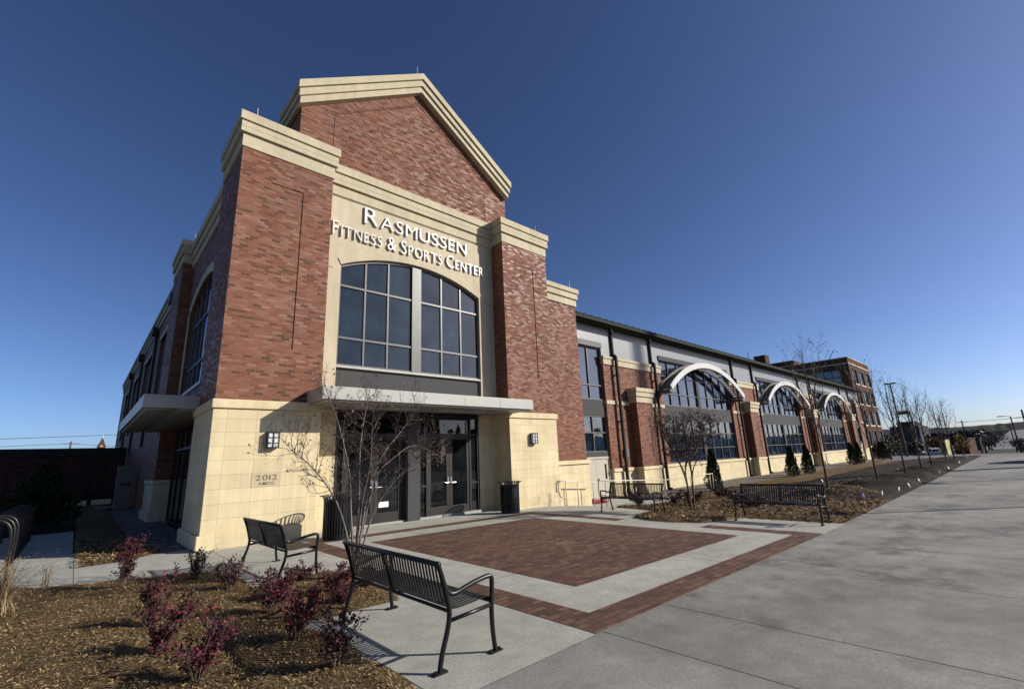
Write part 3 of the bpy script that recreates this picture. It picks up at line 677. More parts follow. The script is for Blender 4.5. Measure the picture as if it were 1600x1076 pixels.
for px in PC:                                             # rainwater pipes either side of each pilaster
    for s in (-1.87, 1.95):
        x = px+s; zb = gl_z(x)+.05
        d = MB(); d.box(x-.06, x+.06, 13.92, 14.04, 6.62, 8.15); d.prism([(13.92, 6.5), (14.04, 6.62), (14.04, 6.72), (13.92, 6.72)], x-.06, x+.06, 'x')
        d.box(x-.06, x+.06, 13.74, 13.87, zb, 6.62); d.box(x-.06, x+.06, 13.80, 14.0, 6.60, 6.72); d.box(x-.06, x+.06, 13.60, 13.74, zb, zb+.12)
        for z in (.95, 3.2, 5.6): d.box(x-.085, x+.085, 13.73, 13.99, z, z+.04)
        dp = part('downspout', M['roof'], d); part('pipe_clip', M['fascia'], MB().box(x-.05, x+.05, 13.86, 13.92, 7.98, 8.14), dp)
part('junction_box', M['greypanel'], MB().box(20.50, 20.72, 13.84, 14.0, 1.45, 1.85), bevel=.01)
# roof with gutter and standing seams
rf = part('standing_seam_roof', M['roof'], MB().prism([(13.55, 8.36), (40, 10.9), (40, 10.7), (13.55, 8.2)][::-1], 15.56, 75.4, 'x'))
b = MB(); b.box(15.56, 75.45, 13.42, 13.55, 8.16, 8.33); b.box(15.56, 75.45, 13.40, 13.56, 8.33, 8.36); b.box(15.56, 75.4, 13.56, 14.06, 8.12, 8.2)
part('gutter', M['roof'], b, rf)
b = MB()
for i in range(99):
    x = 15.7+i*.605; b.prism([(13.44, 8.362), (40, 10.91), (40, 10.97), (13.44, 8.425)][::-1], x-.02, x+.02, 'x')
for i in range(99): b.box(15.76+i*.605, 16.24+i*.605, 13.5, 13.53, 8.36, 8.40)
part('roof_seams', M['roof'], b, rf)
part('east_wall', M['siding'], MB().box(74.7, 75.05, 14.41, 40, -.9, 8.2))

# ------------------------------------------------------------------ benches
def arc2(pts, n=5):                                       # round the corners of a path (Chaikin)
    pts = [Vector(p) for p in pts]
    for _ in range(3):
        q = [pts[0]]
        for a, b in zip(pts, pts[1:]): q += [a.lerp(b, .25), a.lerp(b, .75)]
        pts = q+[pts[-1]]
    return pts
def make_bench(label):
    t = thing('bench', label, 'bench', group='black slatted benches round the plaza')
    prof = arc2([(-.035, .775), (-.01, .81), (.012, .78), (.03, .68), (.06, .57), (.085, .47), (.115, .425), (.19, .415), (.33, .425), (.47, .435), (.53, .43), (.55, .395)])
    b = MB(); n = 36
    for i in range(n):
        y = -.875+1.75*i/(n-1); w = .0112; vs = []; fs = []
        for j, p in enumerate(prof):
            d = (prof[min(j+1, len(prof)-1)]-prof[max(j-1, 0)]); d = Vector((d.x, d.y)).normalized(); nn = Vector((-d.y, d.x))*.004
            vs += [(p.x+nn.x, y-w, p.y+nn.y), (p.x+nn.x, y+w, p.y+nn.y), (p.x-nn.x, y+w, p.y-nn.y), (p.x-nn.x, y-w, p.y-nn.y)]
        for j in range(len(prof)-1):
            for k in range(4): fs.append((j*4+k, j*4+(k+1) % 4, (j+1)*4+(k+1) % 4, (j+1)*4+k))
        fs += [(3, 2, 1, 0), tuple(range(len(vs)-4, len(vs)))]; b.add(vs, fs)
    b.build('slats', M['black'], t, world=False)
    MB().tube([(-.015, -.93, .785), (-.015, .93, .785)], .021, 10).build('top_rail', M['black'], t, True, world=False)
    MB().tube([(.525, -.9, .405), (.525, .9, .405)], .017, 8).tube([(.105, -.9, .41), (.105, .9, .41)], .015, 8).build('seat_rail', M['black'], t, True, world=False)
    for y in (-.91, .91):
        r = MB().tube(arc2([(0, y, .012), (.02, y, .12), (.085, y, .30), (.10, y, .42), (.075, y, .52), (.03, y, .68), (-.02, y, .80)]), .021, 8).build('rear_leg', M['black'], t, True, world=False)
        MB().box(-.06, .06, y-.03, y+.03, 0, .012).lathe([(0, .026), (.012, .024), (.013, .012)], -.04, y, 8).build('foot_plate', M['black'], r, world=False)
        a = MB().tube(arc2([(.57, y, .012), (.545, y, .15), (.535, y, .35), (.55, y, .52), (.55, y, .60), (.48, y, .605), (.30, y, .575), (.14, y, .53), (.075, y, .56), (.045, y, .63)]), .021, 8).build('armrest', M['black'], t, True, world=False)
        MB().box(.51, .63, y-.03, y+.03, 0, .012).lathe([(0, .026), (.012, .024), (.013, .012)], .61, y, 8).build('foot_plate', M['black'], a, world=False)
        MB().tube([(.10, y, .345), (.535, y, .37)], .017, 8).build('side_rail', M['black'], t, True, world=False)
    MB().tube(arc2([(-.03, 0, .77), (.0, 0, .68), (.04, 0, .57), (.065, 0, .47), (.1, 0, .405), (.2, 0, .395), (.5, 0, .405)]), .016, 6).build('centre_strap', M['black'], t, True, world=False)
    return t
bn = make_bench('x')
def bench(o, x, y, rz, lab): place(o, (x, y, gz(x+.3*math.cos(rz), y)+.004), rz, lab)
bench(bn, 2.29, 4.36, 0, 'black slatted bench nearest the camera, seen from behind on its concrete pad')
bench(dup(bn), 2.31, 8.58, R(1.5), 'black slatted bench in front of the 2012 stone base, shadow on wall behind')
bench(dup(bn), 12.58, 8.3, R(180), 'black slatted bench between the handrail and the small leafy tree')
bench(dup(bn), 12.53, 4.24, R(180), 'black slatted bench at the walkway edge with the dark soil bed behind')
# ------------------------------------------------------------------ litter bins
def make_bin(label):
    t = thing('trash_can', label, 'trash can', group='black slatted trash cans by the doors')
    b = MB(); n = 30
    for k in range(n):
        a = 2*math.pi*k/n; c_, s_ = math.cos(a), math.sin(a); pr = arc2([(.30, .05), (.30, .78), (.305, .88), (.335, .945), (.39, .955)]); vs = []
        for p in pr:
            for dr, w in ((.004, -.016), (.004, .016), (-.004, .016), (-.004, -.016)): vs.append((c_*(p.x+dr)-s_*w, s_*(p.x+dr)+c_*w, p.y))
        fs = [(j*4+q, j*4+(q+1) % 4, (j+1)*4+(q+1) % 4, (j+1)*4+q) for j in range(len(pr)-1) for q in range(4)]; b.add(vs, fs+[(3, 2, 1, 0), tuple(range(len(vs)-4, len(vs)))])
    b.build('slats', M['black'], t, world=False)
    r = MB()
    for z, q in ((.07, .292), (.40, .29), (.80, .292)): r.lathe([(q, z), (q, z+.04), (q-.01, z+.04), (q-.01, z), (q, z)], n=30)
    r.lathe([(.375, .95), (.40, .95), (.40, .965), (.375, .965), (.375, .95)], n=30); r.build('rings', M['black'], t, world=False)
    MB().lathe([(0, .06), (.265, .06), (.27, .86), (.255, .86), (.25, .1), (0, .1)], n=28).build('liner', M['blackmat'], t, True, world=False)
    MB().lathe([(.29, .0), (.29, .05), (0, .05)], n=28).build('base', M['black'], t, world=False)
    return t
tb = make_bin('x'); place(tb, (4.58, 11.1, gz(4.58, 11.1)), 0, 'black slatted trash can left of the doors, partly behind the bare tree')
place(dup(tb), (10.34, 11.52, gz(10.34, 11.52)), .1, 'black slatted trash can right of the doors beside the tan stone base')
# ------------------------------------------------------------------ ramp handrails, bag
def rail(label, pts, posts, loop_at):
    t = thing('handrail', label, 'handrail', (pts[0][0], pts[0][1], gz(*pts[0])), group='tan ramp handrails')
    P = [Vector((x, y, gz(x, y))) for x, y in pts]; top = [p+Vector((0, 0, .9)) for p in P]; d = (P[1]-P[0]).normalized()
    path = [P[0]+Vector((.35*d.x, .35*d.y, .28)), P[0]+Vector((0, 0, .30)), P[0]+Vector((-.06*d.x, -.06*d.y, .6)), P[0]+Vector((-.02*d.x, -.02*d.y, .88))]+top[:1]+top[1:]
    MB().tube([P[0]+Vector((.40*d.x, .40*d.y, .30))]+arc2(path[:5])[1:]+top[1:], .021, 8).build('top_rail', M['galv'], t, True)
    for x, y in posts: z = gz(x, y); MB().tube([(x, y, z-.05), (x, y, z+.9)], .019, 8).build('post', M['galv'], t, True)
rail('tan handrail running along the link wall towards the tan service door', [(13.25, 12.0), (15.6, 12.05)], [(13.6, 12.0), (14.3, 12.02), (15.3, 12.05)], 0)
rail('long tan handrail behind the bench and the small leafy tree', [(14.0, 10.75), (18.3, 10.6), (23.4, 10.9)], [(14.35, 10.74), (16.2, 10.68), (18.2, 10.6), (20.8, 10.75), (23.0, 10.88), (23.35, 10.9)], 0)
b = MB(); n = 14
for i in range(9):
    t = i/8
    for k in range(n):
        a = 2*math.pi*k/n; r = .19*math.sin(math.pi*min(max(t, .05), .95))**.5*(1+.18*math.sin(3*a+5*t))
        b.v.append((-.5+1.0*t, r*math.cos(a)*.9, max(0, .15+r*math.sin(a)*.8+.03*math.sin(9*t))))
b.f = [(i*n+k, i*n+(k+1) % n, (i+1)*n+(k+1) % n, (i+1)*n+k) for i in range(8) for k in range(n)]+[tuple(range(n-1, -1, -1)), tuple(range(8*n, 9*n))]; b.m = [0]*len(b.f)
SB = .8; t = thing('bag', 'red bag lying on the ground at the foot of the tan service door', 'bag', (17.6, 13.3, gz(17.6, 13.3))); b.build('bag_body', M['red'], t, True, world=False); t.scale = (.8, .8, .8)
MB().tube(arc2([(-.2, 0, .28), (-.1, .05, .40), (.1, .05, .40), (.2, 0, .28)]), .018, 6).build('handle', M['red'], t, True, world=False)
b = MB(); b.box(-.2, .2, -.12, .12, 0, .22); o = b.build('red_box', M['red'], bevel=.04); o.location = (16.85, 13.2, gz(16.85, 13.2)); tag(o, 'small red box on the ground left of the red bag', 'box')
# ------------------------------------------------------------------ courtyard on the left
t = thing('courtyard_wall', 'dark brick courtyard wall with metal coping left of the building', 'wall', (-6, 40.5, 0))
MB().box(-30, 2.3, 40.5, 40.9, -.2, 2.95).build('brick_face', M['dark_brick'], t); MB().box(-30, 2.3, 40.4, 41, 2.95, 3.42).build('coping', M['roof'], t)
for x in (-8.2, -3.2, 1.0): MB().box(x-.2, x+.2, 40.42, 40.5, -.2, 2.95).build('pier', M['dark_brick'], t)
t = thing('utility_cabinet', 'tan metal utility cabinet standing against the shaded side wall', 'cabinet', (1.86, 31, 0))
MB().box(1.53, 2.2, 31, 31.5, 0, 2.1).build('cabinet_body', M['cabinet'], t, bevel=.015); MB().box(1.68, 2.04, 30.90, 30.985, 1.16, 1.24).box(1.66, 1.72, 30.9, 30.985, 1.24, 1.3).box(2.0, 2.06, 30.9, 30.985, 1.24, 1.3).build('grab_bar', M['black'], t)
MB().box(1.6, 2.13, 30.985, 31.0, .1, 2.0).build('door_panel', M['cabinet'], t)
for i, (x, lb) in enumerate(((-1.2, 'low tan stone block near the dark evergreen at the courtyard wall'), (.2, 'low tan stone block in the middle of the row at the courtyard wall'), (1.3, 'low tan stone block nearest the utility cabinet at the courtyard wall'))):
    o = MB().box(-.45, .45, -.2, .2, 0, .28).build('stone_block', M['stone_plain'], bevel=.02); o.location = (x, 37.5+i*.1, .03); tag(o, lb, 'stone block', 'low stone blocks at the courtyard wall')
sheet('concrete_pad', .95, 2.2, 32.6, 34.4, M['conc'], .05)
t = thing('bike_rack', 'black bike rack of tall looped hoops at the left edge', 'bike rack', (-.95, 17.5, 0))
for k in range(10):
    y = 13.0+k*.72
    MB().tube(arc2([(-.74, y, 0), (-.73, y, .5), (-.76, y, .80), (-.93, y, .93), (-1.12, y, .90), (-1.24, y, .74), (-1.28, y, .4), (-1.28, y, 0)]), .022, 8).build('hoop', M['black'], t, True)
for x in (-.74, -1.28): MB().box(x-.03, x+.03, 13.1, 19.6, .0, .02).build('floor_rail', M['black'], t)
# ------------------------------------------------------------------ trees and plants
def rvec(rg, s=1): return Vector((rg.gauss(0, s), rg.gauss(0, s), rg.gauss(0, s)))
def twig(mb, lf, p, d, L, r, depth, rg, up=.35, sides=5, leafp=.5, lsize=.05, nsub=3, mats=(1, 2)):
    """a branch that bends, thins and forks; leaves are left at the ends"""
    n = 5; pts = [p.copy()]; d = d.normalized()
    for i in range(n):
        d = (d+rvec(rg, .13)+Vector((0, 0, up*.12))).normalized(); pts.append(pts[-1]+d*L/n)
    mb.tube(pts, [r*(1-.7*i/n) for i in range(n+1)], sides)
    if depth > 0:
        for k in range(nsub):
            t = rg.uniform(.3, 1); i = min(int(t*n), n-1); q = pts[i].lerp(pts[i+1], t*n-i)
            side = d.orthogonal(); side.rotate(Matrix.Rotation(rg.uniform(0, 6.28), 3, d))
            twig(mb, lf, q, (d*.8+side*rg.uniform(.4, .9)+Vector((0, 0, up))), L*rg.uniform(.45, .75), r*.5, depth-1, rg, up, max(3, sides-1), leafp, lsize, nsub, mats)
    else:
        for i in range(2, n+1):
            if rg.random() < leafp: lf.leaf(pts[i], lsize*rg.uniform(.7, 1.3), rg, rg.choice(mats)-1, -.4)
def along(path, t):
    f = t*(len(path)-1); i = min(int(f), len(path)-2); return path[i].lerp(path[i+1], f-i), (path[i+1]-path[i]).normalized()
def stem_tree(name, label, cat, base, stems, rads, rg, tw, leafp, lsize, bark, tmat, lmats, group=None, start=.4, L=.55, depth=2, up=.45, nsub=3):
    t = thing(name, label, cat, base, group=group)
    tr = MB(); cr_ = MB(); lf = MB()
    for st, r in zip(stems, rads):
        p = arc2(st); n = len(p); tr.tube(p, [r*(1-.75*i/n) for i in range(n)], 7)
        for k in range(tw):
            q, d = along(p, start+(1-start)*(k+rg.random())/tw); side = d.orthogonal(); side.rotate(Matrix.Rotation(rg.uniform(0, 6.28), 3, d))
            twig(cr_, lf, q, d*.7+side*rg.uniform(.5, 1), L*rg.uniform(.5, 1.1), min(r*.32, .0055), depth, rg, up, 4, leafp, lsize, nsub)
        twig(cr_, lf, p[-1], p[-1]-p[-4], L, min(r*.3, .006), depth, rg, up, 4, leafp, lsize, nsub)
    tr.build('trunk', bark, t, True); c = cr_.build('crown', tmat, t, True)
    if lf.v: o = lf.build('leaves', lmats, c)
    return t
rg = random.Random(11)
stems = [[(3.15,6.95,-.05),(3.14,6.95,.22),(3.06,6.95,1.02),(3.06,6.98,1.39),(2.96,7.0,1.86),(2.83,7.05,2.34),(2.72,7.1,2.62)],
 [(3.17,6.97,-.05),(3.17,6.97,.22),(3.24,7.05,1.0),(3.26,7.12,1.47),(3.29,7.2,1.86),(3.38,7.3,2.27),(3.50,7.4,2.70)],
 [(3.2,6.95,-.05),(3.19,6.95,.22),(3.30,6.98,1.0),(3.41,7.02,1.41),(3.63,7.05,1.80),(3.90,7.08,2.06),(4.15,7.12,2.35)],
 [(3.18,6.9,-.05),(3.19,6.9,.22),(3.35,6.84,.91),(3.56,6.72,1.26),(3.74,6.6,1.49),(4.0,6.45,1.75)],
 [(3.2,6.97,-.05),(3.2,6.97,.3),(3.34,6.97,1.0),(3.48,6.97,1.5),(3.78,7.01,1.69),(4.11,7.07,1.90),(4.40,7.13,1.86),(4.75,7.19,1.72)],
 [(3.14,6.93,-.05),(3.11,6.93,.31),(2.87,6.88,1.04),(2.60,6.83,1.42),(2.35,6.78,1.67),(2.12,6.73,1.83)],
 [(3.16,6.99,-.05),(3.16,7.0,.3),(3.17,7.2,1.1),(3.12,7.4,1.6),(3.2,7.65,2.2)], [(3.16,6.92,-.05),(3.15,6.9,.3),(3.12,6.7,1.1),(3.15,6.5,1.6),(3.05,6.3,2.2)]]
stem_tree('bare_tree', 'nearly bare multi-stemmed tree in front of the entrance doors with pale bark', 'tree', (3.17, 6.95, 0), stems, [.020, .021, .020, .017, .016, .018, .017, .016], rg, 21, .06, .045, M['barkpale'], M['twig'], [M['bl1'], M['bl2']], start=.45, L=.40, up=.5, nsub=4)
rg = random.Random(5); bx, by = 13.75, 7.15; bz = gz(bx, by)
stems = []
for k in range(8):
    a = k*2.4+.4; q = .80*(.55+.45*rg.random()); s = -1 if k % 2 else 1; hk = 1.0+.25*(k//2)*.5
    stems.append([(bx+s*.05, by-s*.02, bz-.05), (bx+s*.07, by-s*.03, bz+.5), (bx+s*.12, by-s*.05, bz+hk), (bx+s*.12+q*.45*math.cos(a), by+q*.45*math.sin(a), bz+1.6), (bx+q*math.cos(a), by+q*math.sin(a), bz+2.1), (bx+q*1.1*math.cos(a), by+q*1.1*math.sin(a), bz+2.45)])
stem_tree('small_tree', 'small bushy brown-leaved tree with two thin trunks beyond the brick square', 'tree', (bx, by, bz), stems, [.034, .036]+[.026]*6, rg, 19, .55, .052, M['bark'], M['twig'], [M['bl1'], M['bl2']], start=.5, L=.40, up=.35, nsub=4)
H = [5.7, 5.2, 4.9, 4.6, 4.5, 4.5, 4.5]
labs = ['tallest young street tree, thin and nearly bare, rising behind the walkway bench', 'second young street tree from the walkway bench, with a few dry leaves', 'third young street tree from the bench, leaning before the distant lamp post',
        'fourth young street tree from the bench, slim trunk in dark soil', 'fifth young street tree from the bench, in the dark soil bed', 'sixth young street tree from the bench, far along the bed', 'farthest young street tree, last in the row by the street']
for i, ((x, y), h) in enumerate(zip(TREES, H)):
    rg = random.Random(40+i); z = gz(x, y)+.05; lean = rg.uniform(-.02, .02)
    st = [[(x, y, z-.05), (x+lean, y, z+h*.2), (x+.02, y+.02, z+h*.45), (x-.02, y+.03, z+h*.7), (x+.05, y, z+h*.9)]]
    for k in range(9):
        a = k*2.4+i; q = rg.uniform(.35, .7); h0 = h*(.32+.33*k/9)
        st.append([(x, y, z+h0), (x+q*.5*math.cos(a), y+q*.5*math.sin(a), z+h0+h*.09), (x+q*.9*math.cos(a), y+q*.9*math.sin(a), z+h0+h*.2), (x+q*1.05*math.cos(a), y+q*1.05*math.sin(a), z+h0+h*.30)])
    stem_tree('street_tree', labs[i], 'tree', (x, y, z), st, [.045]+[.017]*9, rg, 8, .12 if i else .16, .07, M['bark'], M['twig'], [M['bl2'] if i else M['gl'], M['yl'] if i in (0, 3) else M['bl1']], 'young street trees along the walkway', start=.35, L=h*.12, depth=1, up=.9)
def evergreen(name, label, x, y, h, r, n, rg, group=None, z=None, size=.10):
    z = gz(x, y) if z is None else z; t = thing(name, label, 'evergreen', (x, y, z), group=group)
    MB().tube([(x, y, z-.05), (x, y, z+h*.9)], [.04, .008], 6).build('trunk', M['bark'], t)
    b = MB()
    lob = [(rg.uniform(0, 6.28), rg.uniform(.1, .95), rg.uniform(.8, 1.2)) for _ in range(16)]
    for i in range(n):
        u = rg.random()**.75; a = rg.uniform(0, 6.28); prof = (1-u)**.75*(.72+.28*min(1, u*6))
        k = 1+.20*math.sin(3*a+7*u)+.16*math.sin(5*a-13*u+1)
        q = r*prof*k*(1-rg.random()**2.2*.75); p = Vector((x+q*math.cos(a), y+q*math.sin(a), z+.04+h*.97*u))
        d = Vector((math.cos(a)*.6, math.sin(a)*.6, .9))+rvec(rg, .3); d.normalize(); e = d.cross(rvec(rg)).normalized(); s = size*rg.uniform(.6, 1.3)
        b.add([p, p+d*s*.5+e*s*.22, p+d*s, p+d*s*.5-e*s*.22], [(0, 1, 2, 3)], rg.choice((0, 0, 1, 2)))
    b.build('foliage', [M['ev1'], M['ev2'], M['ev3']], t); return t
EV = [(23.8, 11.05, 'dark green conical evergreen nearest the small leafy tree, before the first arch'), (35.1, 10.9, 'conical evergreen left of its close pair, before the second arch'), (37.9, 10.75, 'conical evergreen right of its close pair, beside the second arch pilaster'),
      (53.0, 11.3, 'left one of the two conical evergreens beneath the third arch end'), (55.2, 11.2, 'right one of the two conical evergreens beneath the third arch end'), (68.3, 11.7, 'left conical evergreen beyond the tan end of the wing'), (71.5, 11.9, 'right conical evergreen beyond the tan end of the wing')]
for i, (x, y, lab) in enumerate(EV): evergreen('conical_evergreen', lab, x, y, 2.0 if i else 2.05, .42, 5200 if i < 3 else 2600, random.Random(70+i), 'conical evergreens along the wing', size=.10 if i < 3 else .14)
evergreen('dark_evergreen', 'large dark evergreen in the shade before the courtyard wall', -.75, 22.8, 2.05, 1.0, 5200, random.Random(80), z=0, size=.16)
def shrub(label, x, y, h, r, rg, nst=15, nl=420, ls=.036, mats=('rl1', 'rl2', 'rl3'), group='red-leaved shrubs in the mulch bed', name='shrub', z=None, leafw=.5):
    z = zl(x, y) if z is None else z; t = thing(name, label, 'shrub', (x, y, z), group=group); b = MB(); lf = MB(); ps = []
    for k in range(nst):
        a = rg.uniform(0, 6.28); q = r*rg.uniform(.2, 1); hh = h*rg.uniform(.55, 1.0)
        p = arc2([(x+.02*math.cos(a), y+.02*math.sin(a), z-.02), (x+q*.35*math.cos(a), y+q*.35*math.sin(a), z+hh*.45), (x+q*math.cos(a), y+q*math.sin(a), z+hh)])
        b.tube(p, [.006*(1-.6*i/len(p)) for i in range(len(p))], 4); ps.append(p)
        for j in range(4):
            o, d = along(p, rg.uniform(.3, .9)); e = o+(d*.5+rvec(rg, .5)+Vector((0, 0, .3))).normalized()*h*rg.uniform(.12, .28); b.tube([o, e], [.004, .002], 3); ps.append([o, e])
    for k in range(int(nl*2.0)):
        p = rg.choice(ps); o, d = along(p, rg.uniform(.25, 1)**.7); m = rg.choices((0, 1, 2), (4.5, 4, 1.6))[0]
        lf.leaf(o+rvec(rg, .018), ls*rg.uniform(.6, 1.35), rg, m, .5, leafw)
    b.build('stems', M['bark'], t); lf.build('leaves', [M[q] for q in mats], t)
SH = [('red-leaved shrub farthest left, at the path edge before the shaded strip', .70, 9.15, .66, .30, 620, ('rl1', 'rl2', 'rl3')), ('red-leaved shrub midway along the left row of the mulch bed', .80, 6.75, .46, .30, 420, ('rl1', 'rl2', 'rl3')),
      ('dull dark shrub with sparse leaves before the stone base corner', 1.52, 8.85, .40, .30, 330, ('rl2', 'bl2', 'rl1')), ('greyish purple shrub behind the bare bench corner', 1.74, 7.75, .38, .28, 330, ('rl2', 'bl1', 'rl1')),
      ('bright red shrub between the two left benches', 1.80, 6.05, .42, .28, 430, ('rl1', 'rl2', 'rl3')), ('bright red shrub just left of the nearest bench', 1.72, 4.98, .44, .32, 520, ('rl1', 'rl1', 'rl3')),
      ('dark red shrub at the bottom edge of the photo, far left', .90, 4.75, .42, .34, 520, ('rl1', 'rl2', 'rl3')), ('purple-brown shrub nearest the shadow of the front bench', 1.72, 4.05, .36, .24, 380, ('rl2', 'bl2', 'rl1')),
      ('low reddish shrub behind the back of the front bench', 2.62, 6.35, .24, .34, 420, ('rl1', 'rl2', 'rl3')), ('low red shrub at the rounded tip of the mulch bed', 3.0, 6.2, .20, .28, 330, ('rl1', 'rl2', 'bl1')),
      ('dark shrub low in the middle of the mulch bed', .78, 5.65, .46, .30, 470, ('rl2', 'rl1', 'rl3')), ('low brown-red shrub beside the second bench', 2.3, 7.1, .22, .3, 330, ('rl2', 'bl1', 'rl1')), ('small red shrub in the mulch behind the second bench legs', 2.05, 6.75, .26, .25, 300, ('rl1', 'rl2', 'rl3'))]
SH += [('low maroon ground shrub on the path side of the bed tip', 2.6, 7.45, .20, .3, 300, ('rl1', 'bl1', 'rl3')), ('low maroon ground shrub at the pad corner behind the front bench', 2.55, 5.85, .20, .26, 280, ('rl1', 'rl2', 'rl3')), ('low maroon ground shrub in the centre of the bed tip', 2.95, 6.85, .17, .3, 300, ('bl1', 'rl1', 'rl3'))]
for i, (lab, x, y, h, r, nl, ms) in enumerate(SH): shrub(lab, x, y, h*1.04, r*.92, random.Random(100+i), nl=nl, mats=ms)
for i, (x, y, h) in enumerate(((.75, 38.6, .9), (1.5, 38.2, .7), (-.4, 38.9, .8))): shrub(['dark shrub in the middle of the courtyard wall foot', 'dark shrub nearest the utility cabinet', 'dark shrub right of the large dark evergreen'][i], x, y, h, .45, random.Random(130+i), 9, 300, .12, ('dk', 'ev3', 'dk'), 'dark shrubs at the courtyard wall', z=0)
RS = [(14.6, 9.6, .5, 'brown shrub at the foot of the handrail right of the bench'), (15.4, 8.0, .45, 'low russet shrub right of the small leafy tree trunk'), (16.6, 9.3, .4, 'brown shrub in front of the handrail end'), (17.4, 7.4, .4, 'russet shrub in the leaf litter below the first arch'), (15.0, 5.9, .3, 'low shrub behind the walkway bench, left end'), (19.6, 8.9, .4, 'brown shrub beside the nearest conical evergreen')]
for i, (x, y, h, lab) in enumerate(RS): shrub(lab, x, y, h, .5, random.Random(150+i), 14, 620, .06, ('bl1', 'bl2', 'rl2'), 'brown shrubs in the planting bed', z=gz(x, y)+.04)
def grass(label, x, y, h, n, rg, spread=.28):
    z = zl(x, y); t = thing('ornamental_grass', label, 'grass clump', (x, y, z)); b = MB()
    for k in range(n):
        a = rg.uniform(0, 6.28); q = abs(rg.gauss(0, spread)); hh = h*rg.uniform(.5, 1.05); w = .003
        p = arc2([(x+.06*rg.gauss(0, 1), y+.06*rg.gauss(0, 1), z), (x+q*.3*math.cos(a), y+q*.3*math.sin(a), z+hh*.6), (x+q*math.cos(a), y+q*math.sin(a), z+hh)])[::3]
        e = Vector((-math.sin(a), math.cos(a), 0)); m = len(p); vs = []
        for i, v in enumerate(p): ww = w*(1-.8*i/m); vs += [v+e*ww, v-e*ww]
        b.add(vs, [(2*i, 2*i+1, 2*i+3, 2*i+2) for i in range(m-1)], rg.choice((0, 0, 1)))
        if rg.random() < .3:
            for j in range(5): b.leaf(p[-1]+rvec(rg, .015), .03, rg, 0, 0, .3)
    b.build('blades', [M['gr'], M['chip1']], t)
grass('dry tan ornamental grass clump at the left edge of the mulch bed', -.47, 8.85, .62, 260, random.Random(21))
grass('thin dry grass tuft at the very left, beside the sidewalk', -.12, 10.1, .42, 34, random.Random(22), .2)
# loose bark and leaves lying on the beds
def litter(name, n, area, zf, mats, size, rg, ok):
    b = MB()
    while n:
        x, y = rg.uniform(area[0], area[1]), rg.uniform(area[2], area[3])
        if not ok(x, y): continue
        n -= 1; a = rg.uniform(0, 6.28); s = size*rg.uniform(.4, 1.3); w = s*rg.uniform(.14, .34); c_, s_ = math.cos(a), math.sin(a); z = zf(x, y)+.004+rg.random()*.012; t1 = rg.gauss(0, .35)*s; t2 = rg.gauss(0, .4)*w
        q = [(-s, -w), (s, -w*.7), (s*.8, w), (-s*.9, w*.8)]
        b.add([(x+c_*u-s_*v, y+s_*u+c_*v, z+t1*u/s+t2*v/w+abs(t1)*.6) for u, v in q], [(0, 1, 2, 3)], rg.choices(range(len(mats)), [m[1] for m in mats])[0])
    o = b.build(name, [M[m[0]] for m in mats]); o['kind'] = 'stuff'; return o
litter('bark_chips', 62000, (-1.2, 3.4, 3.06, 11), zl, (('chip1', 3.4), ('chip2', 4), ('chip3', 2.2)), .0125, random.Random(31), lambda x, y: inside(BED_L, x, y) and random.random() < min(1, 5.2/y))
litter('bark_chips', 2500, (.2, 1.7, 12.1, 17), lambda x, y: .05, (('chip1', 2), ('chip2', 4), ('chip3', 3)), .035, random.Random(32), lambda x, y: inside(BED_S, x, y))
litter('fallen_leaves', 13000, (10.9, 27, 3.05, 10.6), zr, (('chip1', 1.3), ('bl1', 4), ('bl2', 4), ('chip2', 3)), .045, random.Random(33), lambda x, y: x > left_edge(y)+.03 and random.random() < (1 if x < 17.5 else .35) and (y > 4.6 or x < 18.5))
litter('bark_chips', 2600, (17.5, 22, 3.6, 6.6), zr, (('chip1', 4), ('chip2', 3)), .03, random.Random(34), lambda x, y: .3 < math.hypot(x-19.56, y-5.05) < 1.5)
litter('fallen_leaves', 26, (4, 22, -3, 2.8), lambda x, y: gz(x, y), (('bl1', 2), ('bl2', 2)), .03, random.Random(35), lambda x, y: True)
# small white plant tags stuck in the soil
TG = [(18.46,3.36),(19.95,3.3),(20.4,3.25),(22.4,3.2),(24.9,3.2),(28.3,3.2),(30.5,3.15),(33.1,3.15),(34.7,3.15),(41.6,3.2),(34.3,5.25),(30.8,5.43),(31.6,5.36),(43.8,9.9),(39.4,9.6),(46,3.3),(51,3.4),(53,4.6),(26.5,7.0)]
tg = None
for i, (x, y) in enumerate(TG):
    if not tg:
        tg = MB().box(-.035, .035, -.004, .004, .06, .17).box(-.008, .008, .004, .008, -.04, .10).build('plant_tag', M['white']); o = tg
        tag(tg, 'small white plant tag stuck in the dark soil bed', 'tag', 'white plant tags in the soil bed')
    else: o = tg.copy(); C.objects.link(o)
    o.location = (x, y, zr(x, y)); rr = random.Random(i); o.rotation_euler = (rr.uniform(-.5, .1), rr.uniform(-.3, .3), rr.uniform(-.5, .5))
M['purple'] = m_flat('purple_plastic', (.10, .05, .35), .5)
o = MB().box(-.035, .035, -.004, .004, .06, .17).box(-.008, .008, .004, .008, -.04, .10).build('plant_tag', M['purple']); o.location = (17.55, 3.65, zr(17.55, 3.65)); o.rotation_euler = (-.2, .1, -.5); tag(o, 'small purple plant tag in the soil near the walkway bench', 'tag')

